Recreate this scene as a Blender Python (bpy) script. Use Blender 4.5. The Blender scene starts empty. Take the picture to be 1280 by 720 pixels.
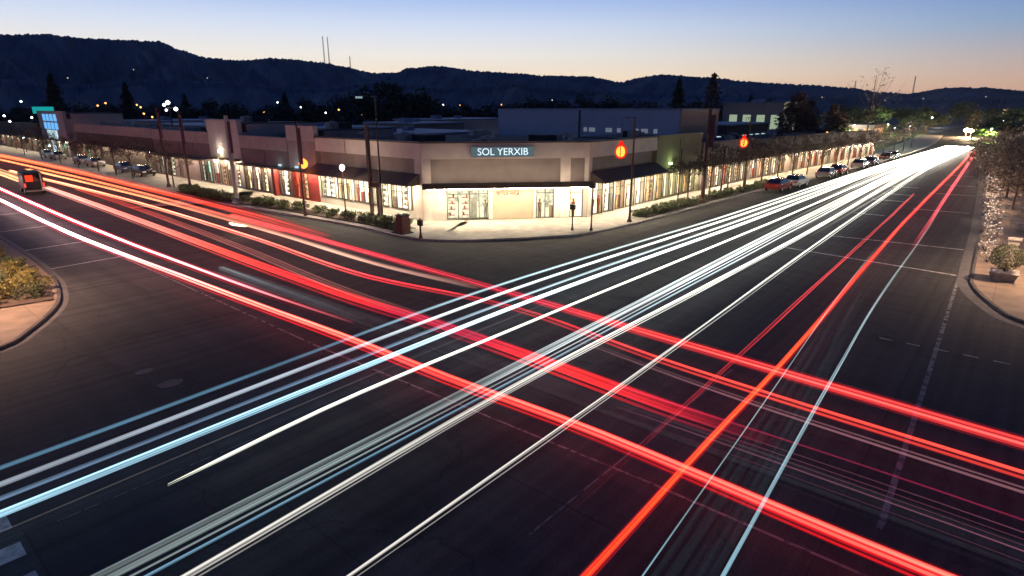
import bpy, bmesh, math, random
from mathutils import Vector, Matrix
R = math.radians
scene = bpy.context.scene
COL = scene.collection

# ------------------------------------------------------------------ camera
# World axes follow the streets: +X runs up the wide road, +Y up the cross street.
CAM_AZ = 40.5
cam_d = bpy.data.cameras.new('camera')
cam_d.lens = 740/1280*36; cam_d.sensor_width = 36
cam_d.clip_start = 0.1; cam_d.clip_end = 12000
cam = bpy.data.objects.new('camera', cam_d); COL.objects.link(cam)
cam.location = (0, 0, 9.5)
cam.rotation_euler = (R(90-16.98), 0, R(CAM_AZ-90))
scene.camera = cam

# ------------------------------------------------------------------ dusk sky
GLOW_AZ = 50.0                                   # where the sun went down (degrees from +X)
world = bpy.data.worlds.new('World'); scene.world = world
world.use_nodes = True
wn, wl = world.node_tree.nodes, world.node_tree.links
wn.clear()
sky = wn.new('ShaderNodeTexSky'); sky.sky_type = 'NISHITA'; sky.sun_disc = False
sky.sun_elevation = R(-3.0); sky.sun_rotation = R(90-GLOW_AZ)
sky.air_density = 1.0; sky.dust_density = 0.6; sky.ozone_density = 2.0
geo = wn.new('ShaderNodeTexCoord'); sepv = wn.new('ShaderNodeSeparateXYZ'); wl.new(geo.outputs['Generated'], sepv.inputs[0])
def sky_ramp(stops):
    cr = wn.new('ShaderNodeValToRGB'); el = cr.color_ramp.elements
    while len(el) < len(stops): el.new(.5)
    for e, (p, c) in zip(el, stops): e.position = p; e.color = (*c, 1)
    wl.new(sepv.outputs[2], cr.inputs[0]); return cr.outputs[0]
# twilight arch: colour by height above the horizon, on the glow side and away from it
near_glow = sky_ramp([(0,(.62,.42,.28)),(.045,(.92,.76,.56)),(.075,(.82,.77,.70)),(.115,(.60,.66,.78)),(.155,(.36,.48,.74)),(.20,(.15,.24,.45)),(.30,(.05,.12,.32)),(.6,(.018,.055,.20)),(1,(.012,.04,.15))])
away = sky_ramp([(0,(.50,.27,.20)),(.03,(.52,.33,.25)),(.06,(.40,.34,.34)),(.10,(.20,.30,.46)),(.15,(.09,.20,.46)),(.20,(.05,.11,.28)),(.30,(.022,.065,.22)),(.6,(.010,.034,.14)),(1,(.008,.025,.11))])
dot = wn.new('ShaderNodeVectorMath'); dot.operation = 'DOT_PRODUCT'; dot.inputs[1].default_value = (math.cos(R(66)), math.sin(R(66)), 0)
wl.new(geo.outputs['Generated'], dot.inputs[0])
mra = wn.new('ShaderNodeMapRange'); mra.interpolation_type = 'SMOOTHSTEP'; mra.inputs[1].default_value = .30; mra.inputs[2].default_value = 1.0
wl.new(dot.outputs['Value'], mra.inputs[0])
mrb = wn.new('ShaderNodeMapRange'); mrb.interpolation_type = 'SMOOTHSTEP'; mrb.inputs[1].default_value = -.8; mrb.inputs[2].default_value = .3; mrb.inputs[3].default_value = .35; mrb.inputs[4].default_value = 1.0
wl.new(dot.outputs['Value'], mrb.inputs[0])
fade = wn.new('ShaderNodeVectorMath'); fade.operation = 'SCALE'
wl.new(away, fade.inputs[0]); wl.new(mrb.outputs[0], fade.inputs['Scale'])
mixs = wn.new('ShaderNodeMix'); mixs.data_type = 'RGBA'
wl.new(mra.outputs[0], mixs.inputs[0]); wl.new(fade.outputs[0], mixs.inputs[6]); wl.new(near_glow, mixs.inputs[7])
bg = wn.new('ShaderNodeBackground'); bg.inputs[1].default_value = 0.05      # Nishita part
bg2 = wn.new('ShaderNodeBackground'); bg2.inputs[1].default_value = 1.08
adds = wn.new('ShaderNodeAddShader'); wo = wn.new('ShaderNodeOutputWorld')
wl.new(sky.outputs[0], bg.inputs[0]); wl.new(mixs.outputs[2], bg2.inputs[0])
wl.new(bg.outputs[0], adds.inputs[0]); wl.new(bg2.outputs[0], adds.inputs[1]); wl.new(adds.outputs[0], wo.inputs[0])
sun_d = bpy.data.lights.new('afterglow', 'SUN'); sun_d.energy = 0.03; sun_d.angle = R(40); sun_d.color = (1, .8, .6)
sun = bpy.data.objects.new('afterglow', sun_d); COL.objects.link(sun)
sun.rotation_euler = Vector((math.cos(R(GLOW_AZ)), math.sin(R(GLOW_AZ)), 0.12)).to_track_quat('Z', 'Y').to_euler()
scene.view_settings.view_transform = 'Standard'
scene.view_settings.look = 'None'
scene.view_settings.exposure = 0.22
scene.view_settings.gamma = 1.0
scene.render.engine = 'CYCLES'
scene.cycles.transparent_max_bounces = 64
scene.cycles.max_bounces = 6
scene.cycles.use_denoising = True
scene.cycles.sample_clamp_indirect = 4.0

# ------------------------------------------------------------------ materials
MATS = {}
def new_mat(name):
    m = bpy.data.materials.new(name); m.use_nodes = True
    m.node_tree.nodes.clear(); MATS[name] = m
    return m, m.node_tree.nodes, m.node_tree.links
def principled(name, col, rough=.7, var=.25, scale=2.0, metal=0.0, bump=0.0, bscale=40.0, island=0.0, spec=.5, coat=0.0):
    m, n, l = new_mat(name)
    o = n.new('ShaderNodeOutputMaterial'); p = n.new('ShaderNodeBsdfPrincipled')
    tc = n.new('ShaderNodeTexCoord'); no = n.new('ShaderNodeTexNoise')
    no.inputs['Scale'].default_value = scale; no.inputs['Detail'].default_value = 6
    l.new(tc.outputs['Object'], no.inputs['Vector'])
    mr = n.new('ShaderNodeMapRange'); mr.inputs[1].default_value = .3; mr.inputs[2].default_value = .7
    mr.inputs[3].default_value = 1-var; mr.inputs[4].default_value = 1+var
    l.new(no.outputs[0], mr.inputs[0])
    mx = n.new('ShaderNodeVectorMath'); mx.operation = 'SCALE'; mx.inputs[0].default_value = col[:3]
    last = mr.outputs[0]
    if island:
        g = n.new('ShaderNodeNewGeometry'); m2 = n.new('ShaderNodeMapRange')
        m2.inputs[3].default_value = 1-island; m2.inputs[4].default_value = 1+island
        l.new(g.outputs['Random Per Island'], m2.inputs[0])
        mm = n.new('ShaderNodeMath'); mm.operation = 'MULTIPLY'
        l.new(last, mm.inputs[0]); l.new(m2.outputs[0], mm.inputs[1]); last = mm.outputs[0]
    l.new(last, mx.inputs['Scale']); l.new(mx.outputs[0], p.inputs['Base Color'])
    p.inputs['Roughness'].default_value = rough; p.inputs['Metallic'].default_value = metal
    p.inputs['Specular IOR Level'].default_value = spec; p.inputs['Coat Weight'].default_value = coat
    if bump:
        b = n.new('ShaderNodeBump'); b.inputs['Strength'].default_value = bump; b.inputs['Distance'].default_value = .02
        nb = n.new('ShaderNodeTexNoise'); nb.inputs['Scale'].default_value = bscale; nb.inputs['Detail'].default_value = 4
        l.new(tc.outputs['Object'], nb.inputs['Vector']); l.new(nb.outputs[0], b.inputs['Height']); l.new(b.outputs[0], p.inputs['Normal'])
    l.new(p.outputs[0], o.inputs[0])
    return m
def emit(name, col, s):
    m, n, l = new_mat(name)
    o = n.new('ShaderNodeOutputMaterial'); e = n.new('ShaderNodeEmission')
    e.inputs[0].default_value = (*col, 1); e.inputs[1].default_value = s
    l.new(e.outputs[0], o.inputs[0]); return m
def asphalt():
    m, n, l = new_mat('asphalt')
    o = n.new('ShaderNodeOutputMaterial'); p = n.new('ShaderNodeBsdfPrincipled')
    tc = n.new('ShaderNodeTexCoord')
    def noise(sc, det=5, vec=None, rough=.5):
        t = n.new('ShaderNodeTexNoise'); t.inputs['Scale'].default_value = sc; t.inputs['Detail'].default_value = det
        t.inputs['Roughness'].default_value = rough
        l.new(vec or tc.outputs['Object'], t.inputs['Vector']); return t.outputs[0]
    def mapr(src, a, b, c, d):
        t = n.new('ShaderNodeMapRange'); t.inputs[1].default_value = a; t.inputs[2].default_value = b
        t.inputs[3].default_value = c; t.inputs[4].default_value = d; l.new(src, t.inputs[0]); return t.outputs[0]
    def mul(a, b):
        t = n.new('ShaderNodeMath'); t.operation = 'MULTIPLY'; l.new(a, t.inputs[0]); l.new(b, t.inputs[1]); return t.outputs[0]
    # tyre wear: noise stretched along each street
    def stretched(sx, sy):
        mp = n.new('ShaderNodeMapping'); mp.inputs['Scale'].default_value = (sx, sy, 1)
        l.new(tc.outputs['Object'], mp.inputs['Vector']); return mp.outputs[0]
    big = mapr(noise(.07, 5), .3, .7, .85, 1.15)
    wx = mapr(noise(1, 5, stretched(.035, 2.6)), .3, .7, .72, 1.3)
    wy = mapr(noise(1, 4, stretched(1.3, .03)), .3, .7, .85, 1.18)
    grit = mapr(noise(22, 4, rough=.85), .3, .7, .45, 1.6)
    blot = mapr(noise(1.7, 6, rough=.7), .35, .75, 1.06, .9)
    v = mul(mul(mul(big, wx), mul(wy, grit)), blot)
    # sealed cracks
    vo = n.new('ShaderNodeTexVoronoi'); vo.feature = 'DISTANCE_TO_EDGE'; vo.inputs['Scale'].default_value = .13
    wv = n.new('ShaderNodeVectorMath'); wv.operation = 'ADD'
    nz = n.new('ShaderNodeTexNoise'); nz.inputs['Scale'].default_value = .6; nz.inputs['Detail'].default_value = 6
    l.new(tc.outputs['Object'], nz.inputs['Vector'])
    sc = n.new('ShaderNodeVectorMath'); sc.operation = 'SCALE'; sc.inputs['Scale'].default_value = 2.4
    l.new(nz.outputs['Color'], sc.inputs[0]); l.new(tc.outputs['Object'], wv.inputs[0]); l.new(sc.outputs[0], wv.inputs[1])
    l.new(wv.outputs[0], vo.inputs['Vector'])
    crack = mapr(vo.outputs['Distance'], .002, .008, .72, 1.0)
    v = mul(v, crack)
    mpb = n.new('ShaderNodeMapping'); mpb.inputs['Location'].default_value = (3.1,1.7,0); l.new(tc.outputs['Object'], mpb.inputs['Vector'])
    bk = n.new('ShaderNodeTexBrick'); bk.inputs['Scale'].default_value = 1; bk.inputs['Brick Width'].default_value = 9.0; bk.inputs['Row Height'].default_value = 3.6
    bk.inputs['Mortar Size'].default_value = .035; bk.inputs['Mortar Smooth'].default_value = .5
    bk.inputs['Color1'].default_value = (.84,.84,.84,1); bk.inputs['Color2'].default_value = (1.1,1.1,1.1,1); bk.inputs['Mortar'].default_value = (.62,.62,.62,1)
    l.new(mpb.outputs[0], bk.inputs['Vector']); v = mul(v, bk.outputs['Color'])
    v = mul(v, mapr(noise(.45, 3, rough=.4), .62, .72, 1.0, .72))      # oil stains
    s = n.new('ShaderNodeVectorMath'); s.operation = 'SCALE'; s.inputs[0].default_value = (.050, .049, .048)
    l.new(v, s.inputs['Scale']); l.new(s.outputs[0], p.inputs['Base Color'])
    p.inputs['Roughness'].default_value = .82
    p.inputs['Specular IOR Level'].default_value = .22
    b = n.new('ShaderNodeBump'); b.inputs['Strength'].default_value = .5; b.inputs['Distance'].default_value = .01
    l.new(noise(60, 3), b.inputs['Height']); l.new(b.outputs[0], p.inputs['Normal'])
    l.new(p.outputs[0], o.inputs[0]); return m
def paving(name, col, size):
    m, n, l = new_mat(name)
    o = n.new('ShaderNodeOutputMaterial'); p = n.new('ShaderNodeBsdfPrincipled')
    tc = n.new('ShaderNodeTexCoord'); br = n.new('ShaderNodeTexBrick')
    br.offset = 0; br.inputs['Scale'].default_value = 1; br.inputs['Brick Width'].default_value = size
    br.inputs['Row Height'].default_value = size; br.inputs['Mortar Size'].default_value = .015
    br.inputs['Color1'].default_value = (*col, 1); br.inputs['Color2'].default_value = (*[c*.88 for c in col], 1)
    br.inputs['Mortar'].default_value = (*[c*.45 for c in col], 1)
    l.new(tc.outputs['Object'], br.inputs['Vector'])
    no = n.new('ShaderNodeTexNoise'); no.inputs['Scale'].default_value = 1.2; no.inputs['Detail'].default_value = 7
    l.new(tc.outputs['Object'], no.inputs['Vector'])
    mr = n.new('ShaderNodeMapRange'); mr.inputs[1].default_value = .3; mr.inputs[2].default_value = .7
    mr.inputs[3].default_value = .72; mr.inputs[4].default_value = 1.15; l.new(no.outputs[0], mr.inputs[0])
    s = n.new('ShaderNodeVectorMath'); s.operation = 'SCALE'
    l.new(br.outputs[0], s.inputs[0]); l.new(mr.outputs[0], s.inputs['Scale']); l.new(s.outputs[0], p.inputs['Base Color'])
    p.inputs['Roughness'].default_value = .75; l.new(p.outputs[0], o.inputs[0]); return m
def worn_paint(name='worn_paint', v=.46, lo=.45):
    m, n, l = new_mat(name)
    o = n.new('ShaderNodeOutputMaterial'); p = n.new('ShaderNodeBsdfPrincipled'); t = n.new('ShaderNodeBsdfTransparent')
    tc = n.new('ShaderNodeTexCoord'); no = n.new('ShaderNodeTexNoise'); no.inputs['Scale'].default_value = 2.5
    no.inputs['Detail'].default_value = 5; no.inputs['Roughness'].default_value = .6
    l.new(tc.outputs['Object'], no.inputs['Vector'])
    mr = n.new('ShaderNodeMapRange'); mr.inputs[1].default_value = .35; mr.inputs[2].default_value = .55; mr.inputs[3].default_value = lo
    l.new(no.outputs[0], mr.inputs[0])
    p.inputs['Base Color'].default_value = (v, v*.98, v*.92, 1); p.inputs['Roughness'].default_value = .6
    mx = n.new('ShaderNodeMixShader'); l.new(mr.outputs[0], mx.inputs[0]); l.new(t.outputs[0], mx.inputs[1]); l.new(p.outputs[0], mx.inputs[2])
    l.new(mx.outputs[0], o.inputs[0]); return m
def trail_mat():
    m, n, l = new_mat('lamp_light')
    o = n.new('ShaderNodeOutputMaterial'); e = n.new('ShaderNodeEmission'); t = n.new('ShaderNodeBsdfTransparent')
    a = n.new('ShaderNodeAttribute'); a.attribute_name = 'glow'; ad = n.new('ShaderNodeAddShader')
    l.new(a.outputs['Color'], e.inputs[0]); e.inputs[1].default_value = .5
    l.new(e.outputs[0], ad.inputs[0]); l.new(t.outputs[0], ad.inputs[1]); l.new(ad.outputs[0], o.inputs[0])
    return m
def shop_display(name, warm, dark, s, scale=1.6):
    """the lit back of a shop window: bright wall broken up by racks and goods"""
    m, n, l = new_mat(name)
    o = n.new('ShaderNodeOutputMaterial'); e = n.new('ShaderNodeEmission')
    tc = n.new('ShaderNodeTexCoord'); mp = n.new('ShaderNodeMapping'); mp.inputs['Scale'].default_value = (scale, scale, scale*.6)
    l.new(tc.outputs['Object'], mp.inputs['Vector'])
    vo = n.new('ShaderNodeTexVoronoi'); vo.distance = 'CHEBYCHEV'; vo.inputs['Scale'].default_value = 1.6
    l.new(mp.outputs[0], vo.inputs['Vector'])
    no = n.new('ShaderNodeTexNoise'); no.inputs['Scale'].default_value = 2.2; no.inputs['Detail'].default_value = 7
    no.inputs['Roughness'].default_value = .7
    l.new(mp.outputs[0], no.inputs['Vector'])
    add = n.new('ShaderNodeMath'); add.operation = 'MULTIPLY_ADD'; add.inputs[1].default_value = .45
    sep = n.new('ShaderNodeSeparateColor'); l.new(vo.outputs['Color'], sep.inputs[0])
    l.new(sep.outputs[0], add.inputs[0]); l.new(no.outputs[0], add.inputs[2])
    cr = n.new('ShaderNodeValToRGB'); cr.color_ramp.elements[0].position = .34; cr.color_ramp.elements[0].color = (*dark, 1)
    cr.color_ramp.elements[1].position = .70; cr.color_ramp.elements[1].color = (*warm, 1)
    l.new(add.outputs[0], cr.inputs[0]); l.new(cr.outputs[0], e.inputs[0]); e.inputs[1].default_value = s
    l.new(e.outputs[0], o.inputs[0]); return m
def glass_mat():
    m, n, l = new_mat('glass')
    o = n.new('ShaderNodeOutputMaterial'); t = n.new('ShaderNodeBsdfTransparent'); g = n.new('ShaderNodeBsdfGlossy')
    g.inputs['Roughness'].default_value = .04; t.inputs[0].default_value = (.88, .9, .88, 1)
    mx = n.new('ShaderNodeMixShader'); mx.inputs[0].default_value = .07
    l.new(t.outputs[0], mx.inputs[1]); l.new(g.outputs[0], mx.inputs[2]); l.new(mx.outputs[0], o.inputs[0]); return m

M_ASPH = asphalt()
M_PAVE = paving('pavement_slabs', (.36, .33, .28), 1.5)
M_PAVE2 = paving('brown_paving', (.24, .175, .12), 1.8)
M_KERBD = principled('dark_kerb', (.07, .06, .055), .8, .4, 3, bump=.3)
M_KERB = principled('kerb_concrete', (.30, .28, .25), .8, .3, 3, bump=.3)
M_GUT = principled('gutter_concrete', (.10, .095, .09), .8, .3, 2, bump=.3)
M_PAINT = worn_paint()
M_FAINT = worn_paint('faint_paint', .17, .25)
M_GND = principled('ground_dirt', (.035, .034, .03), .95, .4, .05)
M_LOT = principled('parking_asphalt', (.05, .05, .05), .8, .3, .3)
M_SOIL = principled('soil', (.07, .045, .03), .95, .4, 4, bump=.6)
M_CREAM = principled('cream_stucco', (.64, .57, .48), .85, .1, .9, bump=.15)
M_TAN = principled('tan_panel', (.33, .27, .19), .8, .08, 1.2)
M_CREAM2 = principled('cream_panel', (.52, .47, .40), .8, .08, 1.2)
M_TAUPE = principled('taupe_stucco', (.27, .23, .20), .85, .12, .9, bump=.15)
M_MAUVE = principled('mauve_stucco', (.33, .275, .265), .85, .14, .7, bump=.15)
M_MAUVE2 = principled('dark_mauve_stucco', (.17, .125, .13), .85, .14, .7, bump=.15)
M_PALE = principled('pale_stucco', (.46, .41, .39), .85, .1, .8, bump=.15)
M_BROWN = principled('brown_cladding', (.075, .055, .05), .8, .25, 1.5)
M_OLIVE = principled('olive_stucco', (.26, .25, .15), .85, .12, .8)
M_BLUEW = principled('pale_blue_metal', (.42, .47, .58), .7, .06, .5)
M_TANW = principled('tan_metal', (.42, .34, .27), .7, .08, .5)
M_ROOF = principled('dark_roof_felt', (.03, .03, .033), .9, .3, .7)
M_ROOFB = principled('pale_roof_membrane', (.22, .27, .36), .6, .25, .25)  # blue sky light painted into the white membrane
M_CANOPY = principled('dark_canopy_metal', (.085, .06, .045), .6, .2, 1)
M_FRAME = principled('dark_window_frame', (.03, .028, .026), .5, .2, 3)
M_POLE = principled('dark_red_pole', (.06, .018, .014), .5, .25, 3)
M_GREYP = principled('grey_pole', (.28, .29, .30), .55, .15, 3, metal=.3)
M_BLACK = principled('black_paint', (.012, .012, .013), .5, .3, 3)
M_REDP = principled('red_paint', (.22, .02, .018), .5, .2, 3)
M_BRICKR = principled('red_brown_box', (.13, .022, .018), .6, .3, 6)
M_BANNER = principled('banner_cloth', (.07, .02, .04), .8, .2, 3)
M_TYRE = principled('tyre_rubber', (.015, .015, .015), .9, .2, 8)
M_RIM = principled('wheel_rim', (.45, .45, .46), .3, .1, 8, metal=.9)
M_GLASS = glass_mat()
M_CARGLASS = principled('car_glass', (.01, .012, .015), .05, .05, 1, spec=.8)
M_BARK = principled('bark', (.07, .05, .038), .9, .35, 9, bump=.6, bscale=18)
M_LEAFD = principled('dark_leaves', (.022, .032, .02), .7, .3, .5, island=.5)
M_LEAFR = principled('bronze_leaves', (.10, .05, .03), .7, .3, .6, island=.5)
M_LEAFO = principled('brown_leaves', (.12, .09, .065), .7, .3, .6, island=.6)
M_LEAFG = principled('yellow_green_leaves', (.13, .15, .04), .7, .3, .6, island=.5)
M_SHRUB = principled('shrub_leaves', (.11, .13, .055), .7, .3, 1.5, island=.55)
M_SHRUBY = principled('golden_shrub_leaves', (.22, .19, .05), .7, .3, 1.5, island=.5)
M_BLOSSOM = principled('pale_blossom_leaves', (.50, .44, .38), .7, .25, 2, island=.5)
M_HILL = principled('hill_forest', (.016, .048, .095), .95, .35, .01, bump=1.0, bscale=.06)  # blue of the distant haze painted into the forest colour
M_TRAIL = trail_mat()
E_WARM = emit('warm_strip_light', (1, .82, .58), 225.0)
E_WARM2 = emit('soft_strip_light', (1, .74, .48), 200.0)
E_WARM3 = emit('dim_strip_light', (1, .80, .55), 90.0)
E_WHITE = emit('white_lamp', (.85, .95, 1), 6)
E_AMBER = emit('amber_lamp', (1, .40, .10), 3.5)
E_YEL = emit('yellow_lamp', (1, .78, .35), 60)
E_GREEN = emit('green_lamp', (.60, 1, .45), 6)
E_ORN = emit('ornament_orange', (1, .22, .03), 3.5)
E_ORNR = emit('ornament_red', (1, .02, .008), .9)
E_SIGN = emit('sign_letters', (.75, .93, 1), 1.0)
E_SIGNB = emit('sign_backing', (.12, .19, .22), .6)
E_TEAL = emit('teal_sign', (.01, .36, .36), .8)
E_TAIL = emit('tail_lamp', (1, .03, .015), 3.0)
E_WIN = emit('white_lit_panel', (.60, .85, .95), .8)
E_FAIRY = emit('fairy_lamp', (1, .76, .60), 1.0)
D_CREAM = shop_display('display_cream', (1, .82, .50), (.22, .15, .08), 2.2)
D_WHITE = shop_display('display_white', (1, .88, .66), (.16, .13, .08), 2.4, 2.2)
D_ORANGE = shop_display('display_orange', (1, .52, .24), (.06, .015, .008), 1.7, 1.4)
D_RED = shop_display('display_red', (1, .16, .07), (.10, .01, .005), 1.7, 2.0)
D_GREEN = shop_display('display_green', (.50, .95, .72), (.05, .16, .10), 1.2, 1.8)
D_DIM = shop_display('display_dim', (.75, .72, .55), (.08, .07, .05), 1.3, 1.6)
D_SHADE = shop_display('display_shade', (.95, .85, .58), (.06, .06, .04), 1.35, 2.6)
D_BLUE = shop_display('display_blue', (.20, .55, 1), (.01, .03, .08), .9, 1.0)

# ------------------------------------------------------------------ mesh helpers
class MB:
    def __init__(s, mat4=None): s.v = []; s.f = []; s.mi = []; s.m = mat4 or Matrix.Identity(4)
    def add(s, vs, fs, mi=0):
        b = len(s.v); s.v += [s.m @ Vector(v) for v in vs]
        s.f += [[b+i for i in f] for f in fs]; s.mi += [mi]*len(fs)
    def box(s, x0, x1, y0, y1, z0, z1, mi=0):
        s.add([(x0,y0,z0),(x1,y0,z0),(x1,y1,z0),(x0,y1,z0),(x0,y0,z1),(x1,y0,z1),(x1,y1,z1),(x0,y1,z1)],
              [(0,3,2,1),(4,5,6,7),(0,1,5,4),(1,2,6,5),(2,3,7,6),(3,0,4,7)], mi)
    def prism(s, pts, z0, z1, mi=0):
        n = len(pts)
        s.add([(x,y,z0) for x,y in pts]+[(x,y,z1) for x,y in pts],
              [tuple(range(n))[::-1], tuple(range(n,2*n))]+[(i,(i+1)%n,n+(i+1)%n,n+i) for i in range(n)], mi)
    def tube(s, p0, p1, r0, r1=None, n=8, mi=0, cap=True):
        r1 = r0 if r1 is None else r1
        p0, p1 = Vector(p0), Vector(p1); d = (p1-p0)
        if d.length < 1e-6: return
        q = d.to_track_quat('Z', 'Y').to_matrix()
        vs = []
        for p, r in ((p0, r0), (p1, r1)):
            for k in range(n):
                a = 2*math.pi*k/n; vs.append(p + q @ Vector((math.cos(a)*r, math.sin(a)*r, 0)))
        fs = [(k,(k+1)%n,n+(k+1)%n,n+k) for k in range(n)]
        if cap: fs += [tuple(range(n))[::-1], tuple(range(n,2*n))]
        s.add(vs, fs, mi)
    def lathe(s, prof, c=(0,0,0), n=16, mi=0):
        vs = [(c[0]+r*math.cos(2*math.pi*k/n), c[1]+r*math.sin(2*math.pi*k/n), c[2]+z) for r, z in prof for k in range(n)]
        fs = [(j*n+k, j*n+(k+1)%n, (j+1)*n+(k+1)%n, (j+1)*n+k) for j in range(len(prof)-1) for k in range(n)]
        fs += [tuple(range(n))[::-1], tuple(range((len(prof)-1)*n, len(prof)*n))]
        s.add(vs, fs, mi)
    def build(s, name, mats, parent=None, smooth=False, mesh_only=False):
        me = bpy.data.meshes.new(name); me.from_pydata([tuple(v) for v in s.v], [], s.f)
        if not isinstance(mats, (list, tuple)): mats = [mats]
        for m in mats: me.materials.append(m)
        me.polygons.foreach_set('material_index', s.mi)
        if smooth: me.polygons.foreach_set('use_smooth', [True]*len(me.polygons))
        me.update()
        if mesh_only: return me
        o = bpy.data.objects.new(name, me); COL.objects.link(o)
        if parent: o.parent = parent
        return o
def frame(ox, oy, ux, uy, oz=0):
    """local x along a facade, local y out of it, local z up"""
    l = math.hypot(ux, uy); ux /= l; uy /= l
    return Matrix(((ux, uy, 0, ox), (uy, -ux, 0, oy), (0, 0, 1, oz), (0, 0, 0, 1)))
def each(name, mat, parent, pieces):
    for F, bx_ in pieces:
        m = MB(F); m.box(*bx_); m.build(name, mat, parent)
def tag(o, label=None, cat=None, group=None, kind=None):
    if label: o['label'] = label
    if cat: o['category'] = cat
    if group: o['group'] = group
    if kind: o['kind'] = kind
    return o
def empty(name, loc, rz=0, **k):
    o = bpy.data.objects.new(name, None); COL.objects.link(o); o.location = loc; o.rotation_euler = (0, 0, rz)
    o.empty_display_size = .2
    return tag(o, **k)
def struct(mb, name, mat, label=None):
    return tag(mb.build(name, mat), label, None, None, 'structure')
def copy_tree(o, parent=None):
    c = o.copy(); COL.objects.link(c); c.parent = parent
    for ch in list(o.children): copy_tree(ch, c)
    return c
def smoothed(pts, n=6):
    out = []
    P = [pts[0]]+list(pts)+[pts[-1]]
    for i in range(1, len(P)-2):
        p0, p1, p2, p3 = [Vector(q) for q in P[i-1:i+3]]
        for k in range(n):
            t = k/n
            out.append(.5*((2*p1)+(p2-p0)*t+(2*p0-5*p1+4*p2-p3)*t*t+(3*p1-p0-3*p2+p3)*t**3))
    out.append(Vector(P[-1])); return out
def offset(pl, d):
    out = []
    for i, p in enumerate(pl):
        a = pl[max(0, i-1)]; b = pl[min(len(pl)-1, i+1)]; t = (b-a)
        t = t/max(t.length, 1e-6); out.append(p+Vector((-t.y, t.x))*d)
    return out
def strip(mb, a, b, z0, z1=None, mi=0):
    """sheet between two polylines; with z1 a solid kerb of that height"""
    n = len(a)
    if z1 is None:
        mb.add([(p.x,p.y,z0) for p in a]+[(p.x,p.y,z0) for p in b], [(i,i+1,n+i+1,n+i) for i in range(n-1)], mi)
    else:
        mb.add([(p.x,p.y,z0) for p in a]+[(p.x,p.y,z1) for p in a]+[(p.x,p.y,z1) for p in b]+[(p.x,p.y,z0) for p in b],
               [(j*n+i,j*n+i+1,(j+1)*n+i+1,(j+1)*n+i) for j in range(3) for i in range(n-1)], mi)
rnd = random.Random(7)

# ------------------------------------------------------------------ ground, roads, pavements
b = MB(); N = 18
for i in range(N):
    for j in range(N):
        x0 = -1500+i*250; y0 = -1500+j*250
        b.add([(x0,y0,-.03),(x0+250,y0,-.03),(x0+250,y0+250,-.03),(x0,y0+250,-.03)], [(0,1,2,3)])
struct(b, 'ground', M_GND)
b = MB()
main_far = [(-60,29.6),(3,29.6),(26,26),(49,23.9),(67,23.4),(83,22.6),(110,21),(150,19.5),(200,20),(260,24),(420,45)]
main_near = [(-60,-4),(20,-4),(36,-1),(44,1.3),(64,2),(98,3.7),(150,6.5),(200,7.5),(260,9),(420,26)]
A_ = [Vector(p) for p in main_near]; B_ = [Vector(p) for p in main_far]
A_ = smoothed(A_, 5); B_ = smoothed(B_, 5)
n_ = min(len(A_), len(B_)); strip(b, A_[:n_], B_[:n_], 0.0)
strip(b, A_[-1:]+[Vector((420,26))], B_[-1:]+[Vector((420,45))], 0.0)
struct(b, 'road', M_ASPH, 'wide dark asphalt road running away to the right')
b = MB()
b.add([(7,-60,.004),(34,-60,.004),(38,0,.004),(28.5,40,.004),(27.3,120,.004),(27,400,.004),(7,400,.004),(3,30,.004)], [(0,1,2,3,4,5,6,7)])
struct(b, 'cross_road', M_ASPH, 'asphalt street crossing the wide road and running away to the left')
b = MB(); b.add([(33,29,-.02),(420,29,-.02),(420,420,-.02),(33,420,-.02)], [(0,1,2,3)]); struct(b, 'parking_ground', M_LOT)

def block(pts, side, width, label, gut=.32, pm=None, km=None):
    pl = smoothed([Vector(p) for p in pts], 7)
    b = MB(); strip(b, pl, offset(pl, side*.16), 0.0, .15)
    struct(b, 'kerb', km or M_KERB, 'concrete kerb of the '+label)
    b = MB(); strip(b, offset(pl, -side*gut), offset(pl, -side*.003), .010)
    struct(b, 'gutter', M_GUT, 'pale concrete gutter along the '+label)
    b = MB(); inner = offset(pl, side*.16); strip(b, inner, offset(pl, side*width), .142)
    struct(b, 'pavement', pm or M_PAVE, label+' paved in concrete slabs')
    return pl
far_kerb = [(26.6,300),(26.4,150),(26.2,76.6),(26.0,67.2),(27.2,56),(28.3,41.8),(28.2,35.2),(29.6,31.2),(35,26.8),(39.1,24.8),(49,24),(67.3,23.4),(83,22.6),(110,21),(150,19.6),(200,20.2),(260,24.2)]
block(far_kerb, 1, 7.2, 'far corner pavement in front of the shops')
b = MB()
b.prism([(29,38.5),(30.5,36.5),(38,29.6),(41,28.6),(60,28.6),(60,36),(34,40)], .02, .138)
struct(b, 'forecourt', M_PAVE, 'concrete slabs under the canopy of the corner store')
block([(8.2,300),(8.2,90),(8.2,52.5),(7.9,42.5),(7.4,38.5),(6.5,35.1),(4.8,32),(3.4,30.4),(0,29.4),(-10,29.2),(-60,29.2)], -1, 9, 'near left corner pavement', pm=M_PAVE2, km=M_KERBD)
block([(31,-60),(32,-20),(33,-5),(34.6,-1.3),(36.5,-.1),(40.1,1),(44.2,1.3),(63.7,2),(98.3,3.7),(150,6.6),(200,7.7),(260,9.2)], -1, 9, 'near right corner pavement', .6, M_PAVE2, M_KERBD)
b = MB(); b.add([(215,26,.02),(300,34,.02),(420,52,.02),(420,90,.02),(230,60,.02)], [(0,1,2,3,4)]); struct(b, 'lawn', principled('lawn_green', (.06,.13,.04), .9, .4, .4), 'green lawn beyond the far shops')
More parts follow.
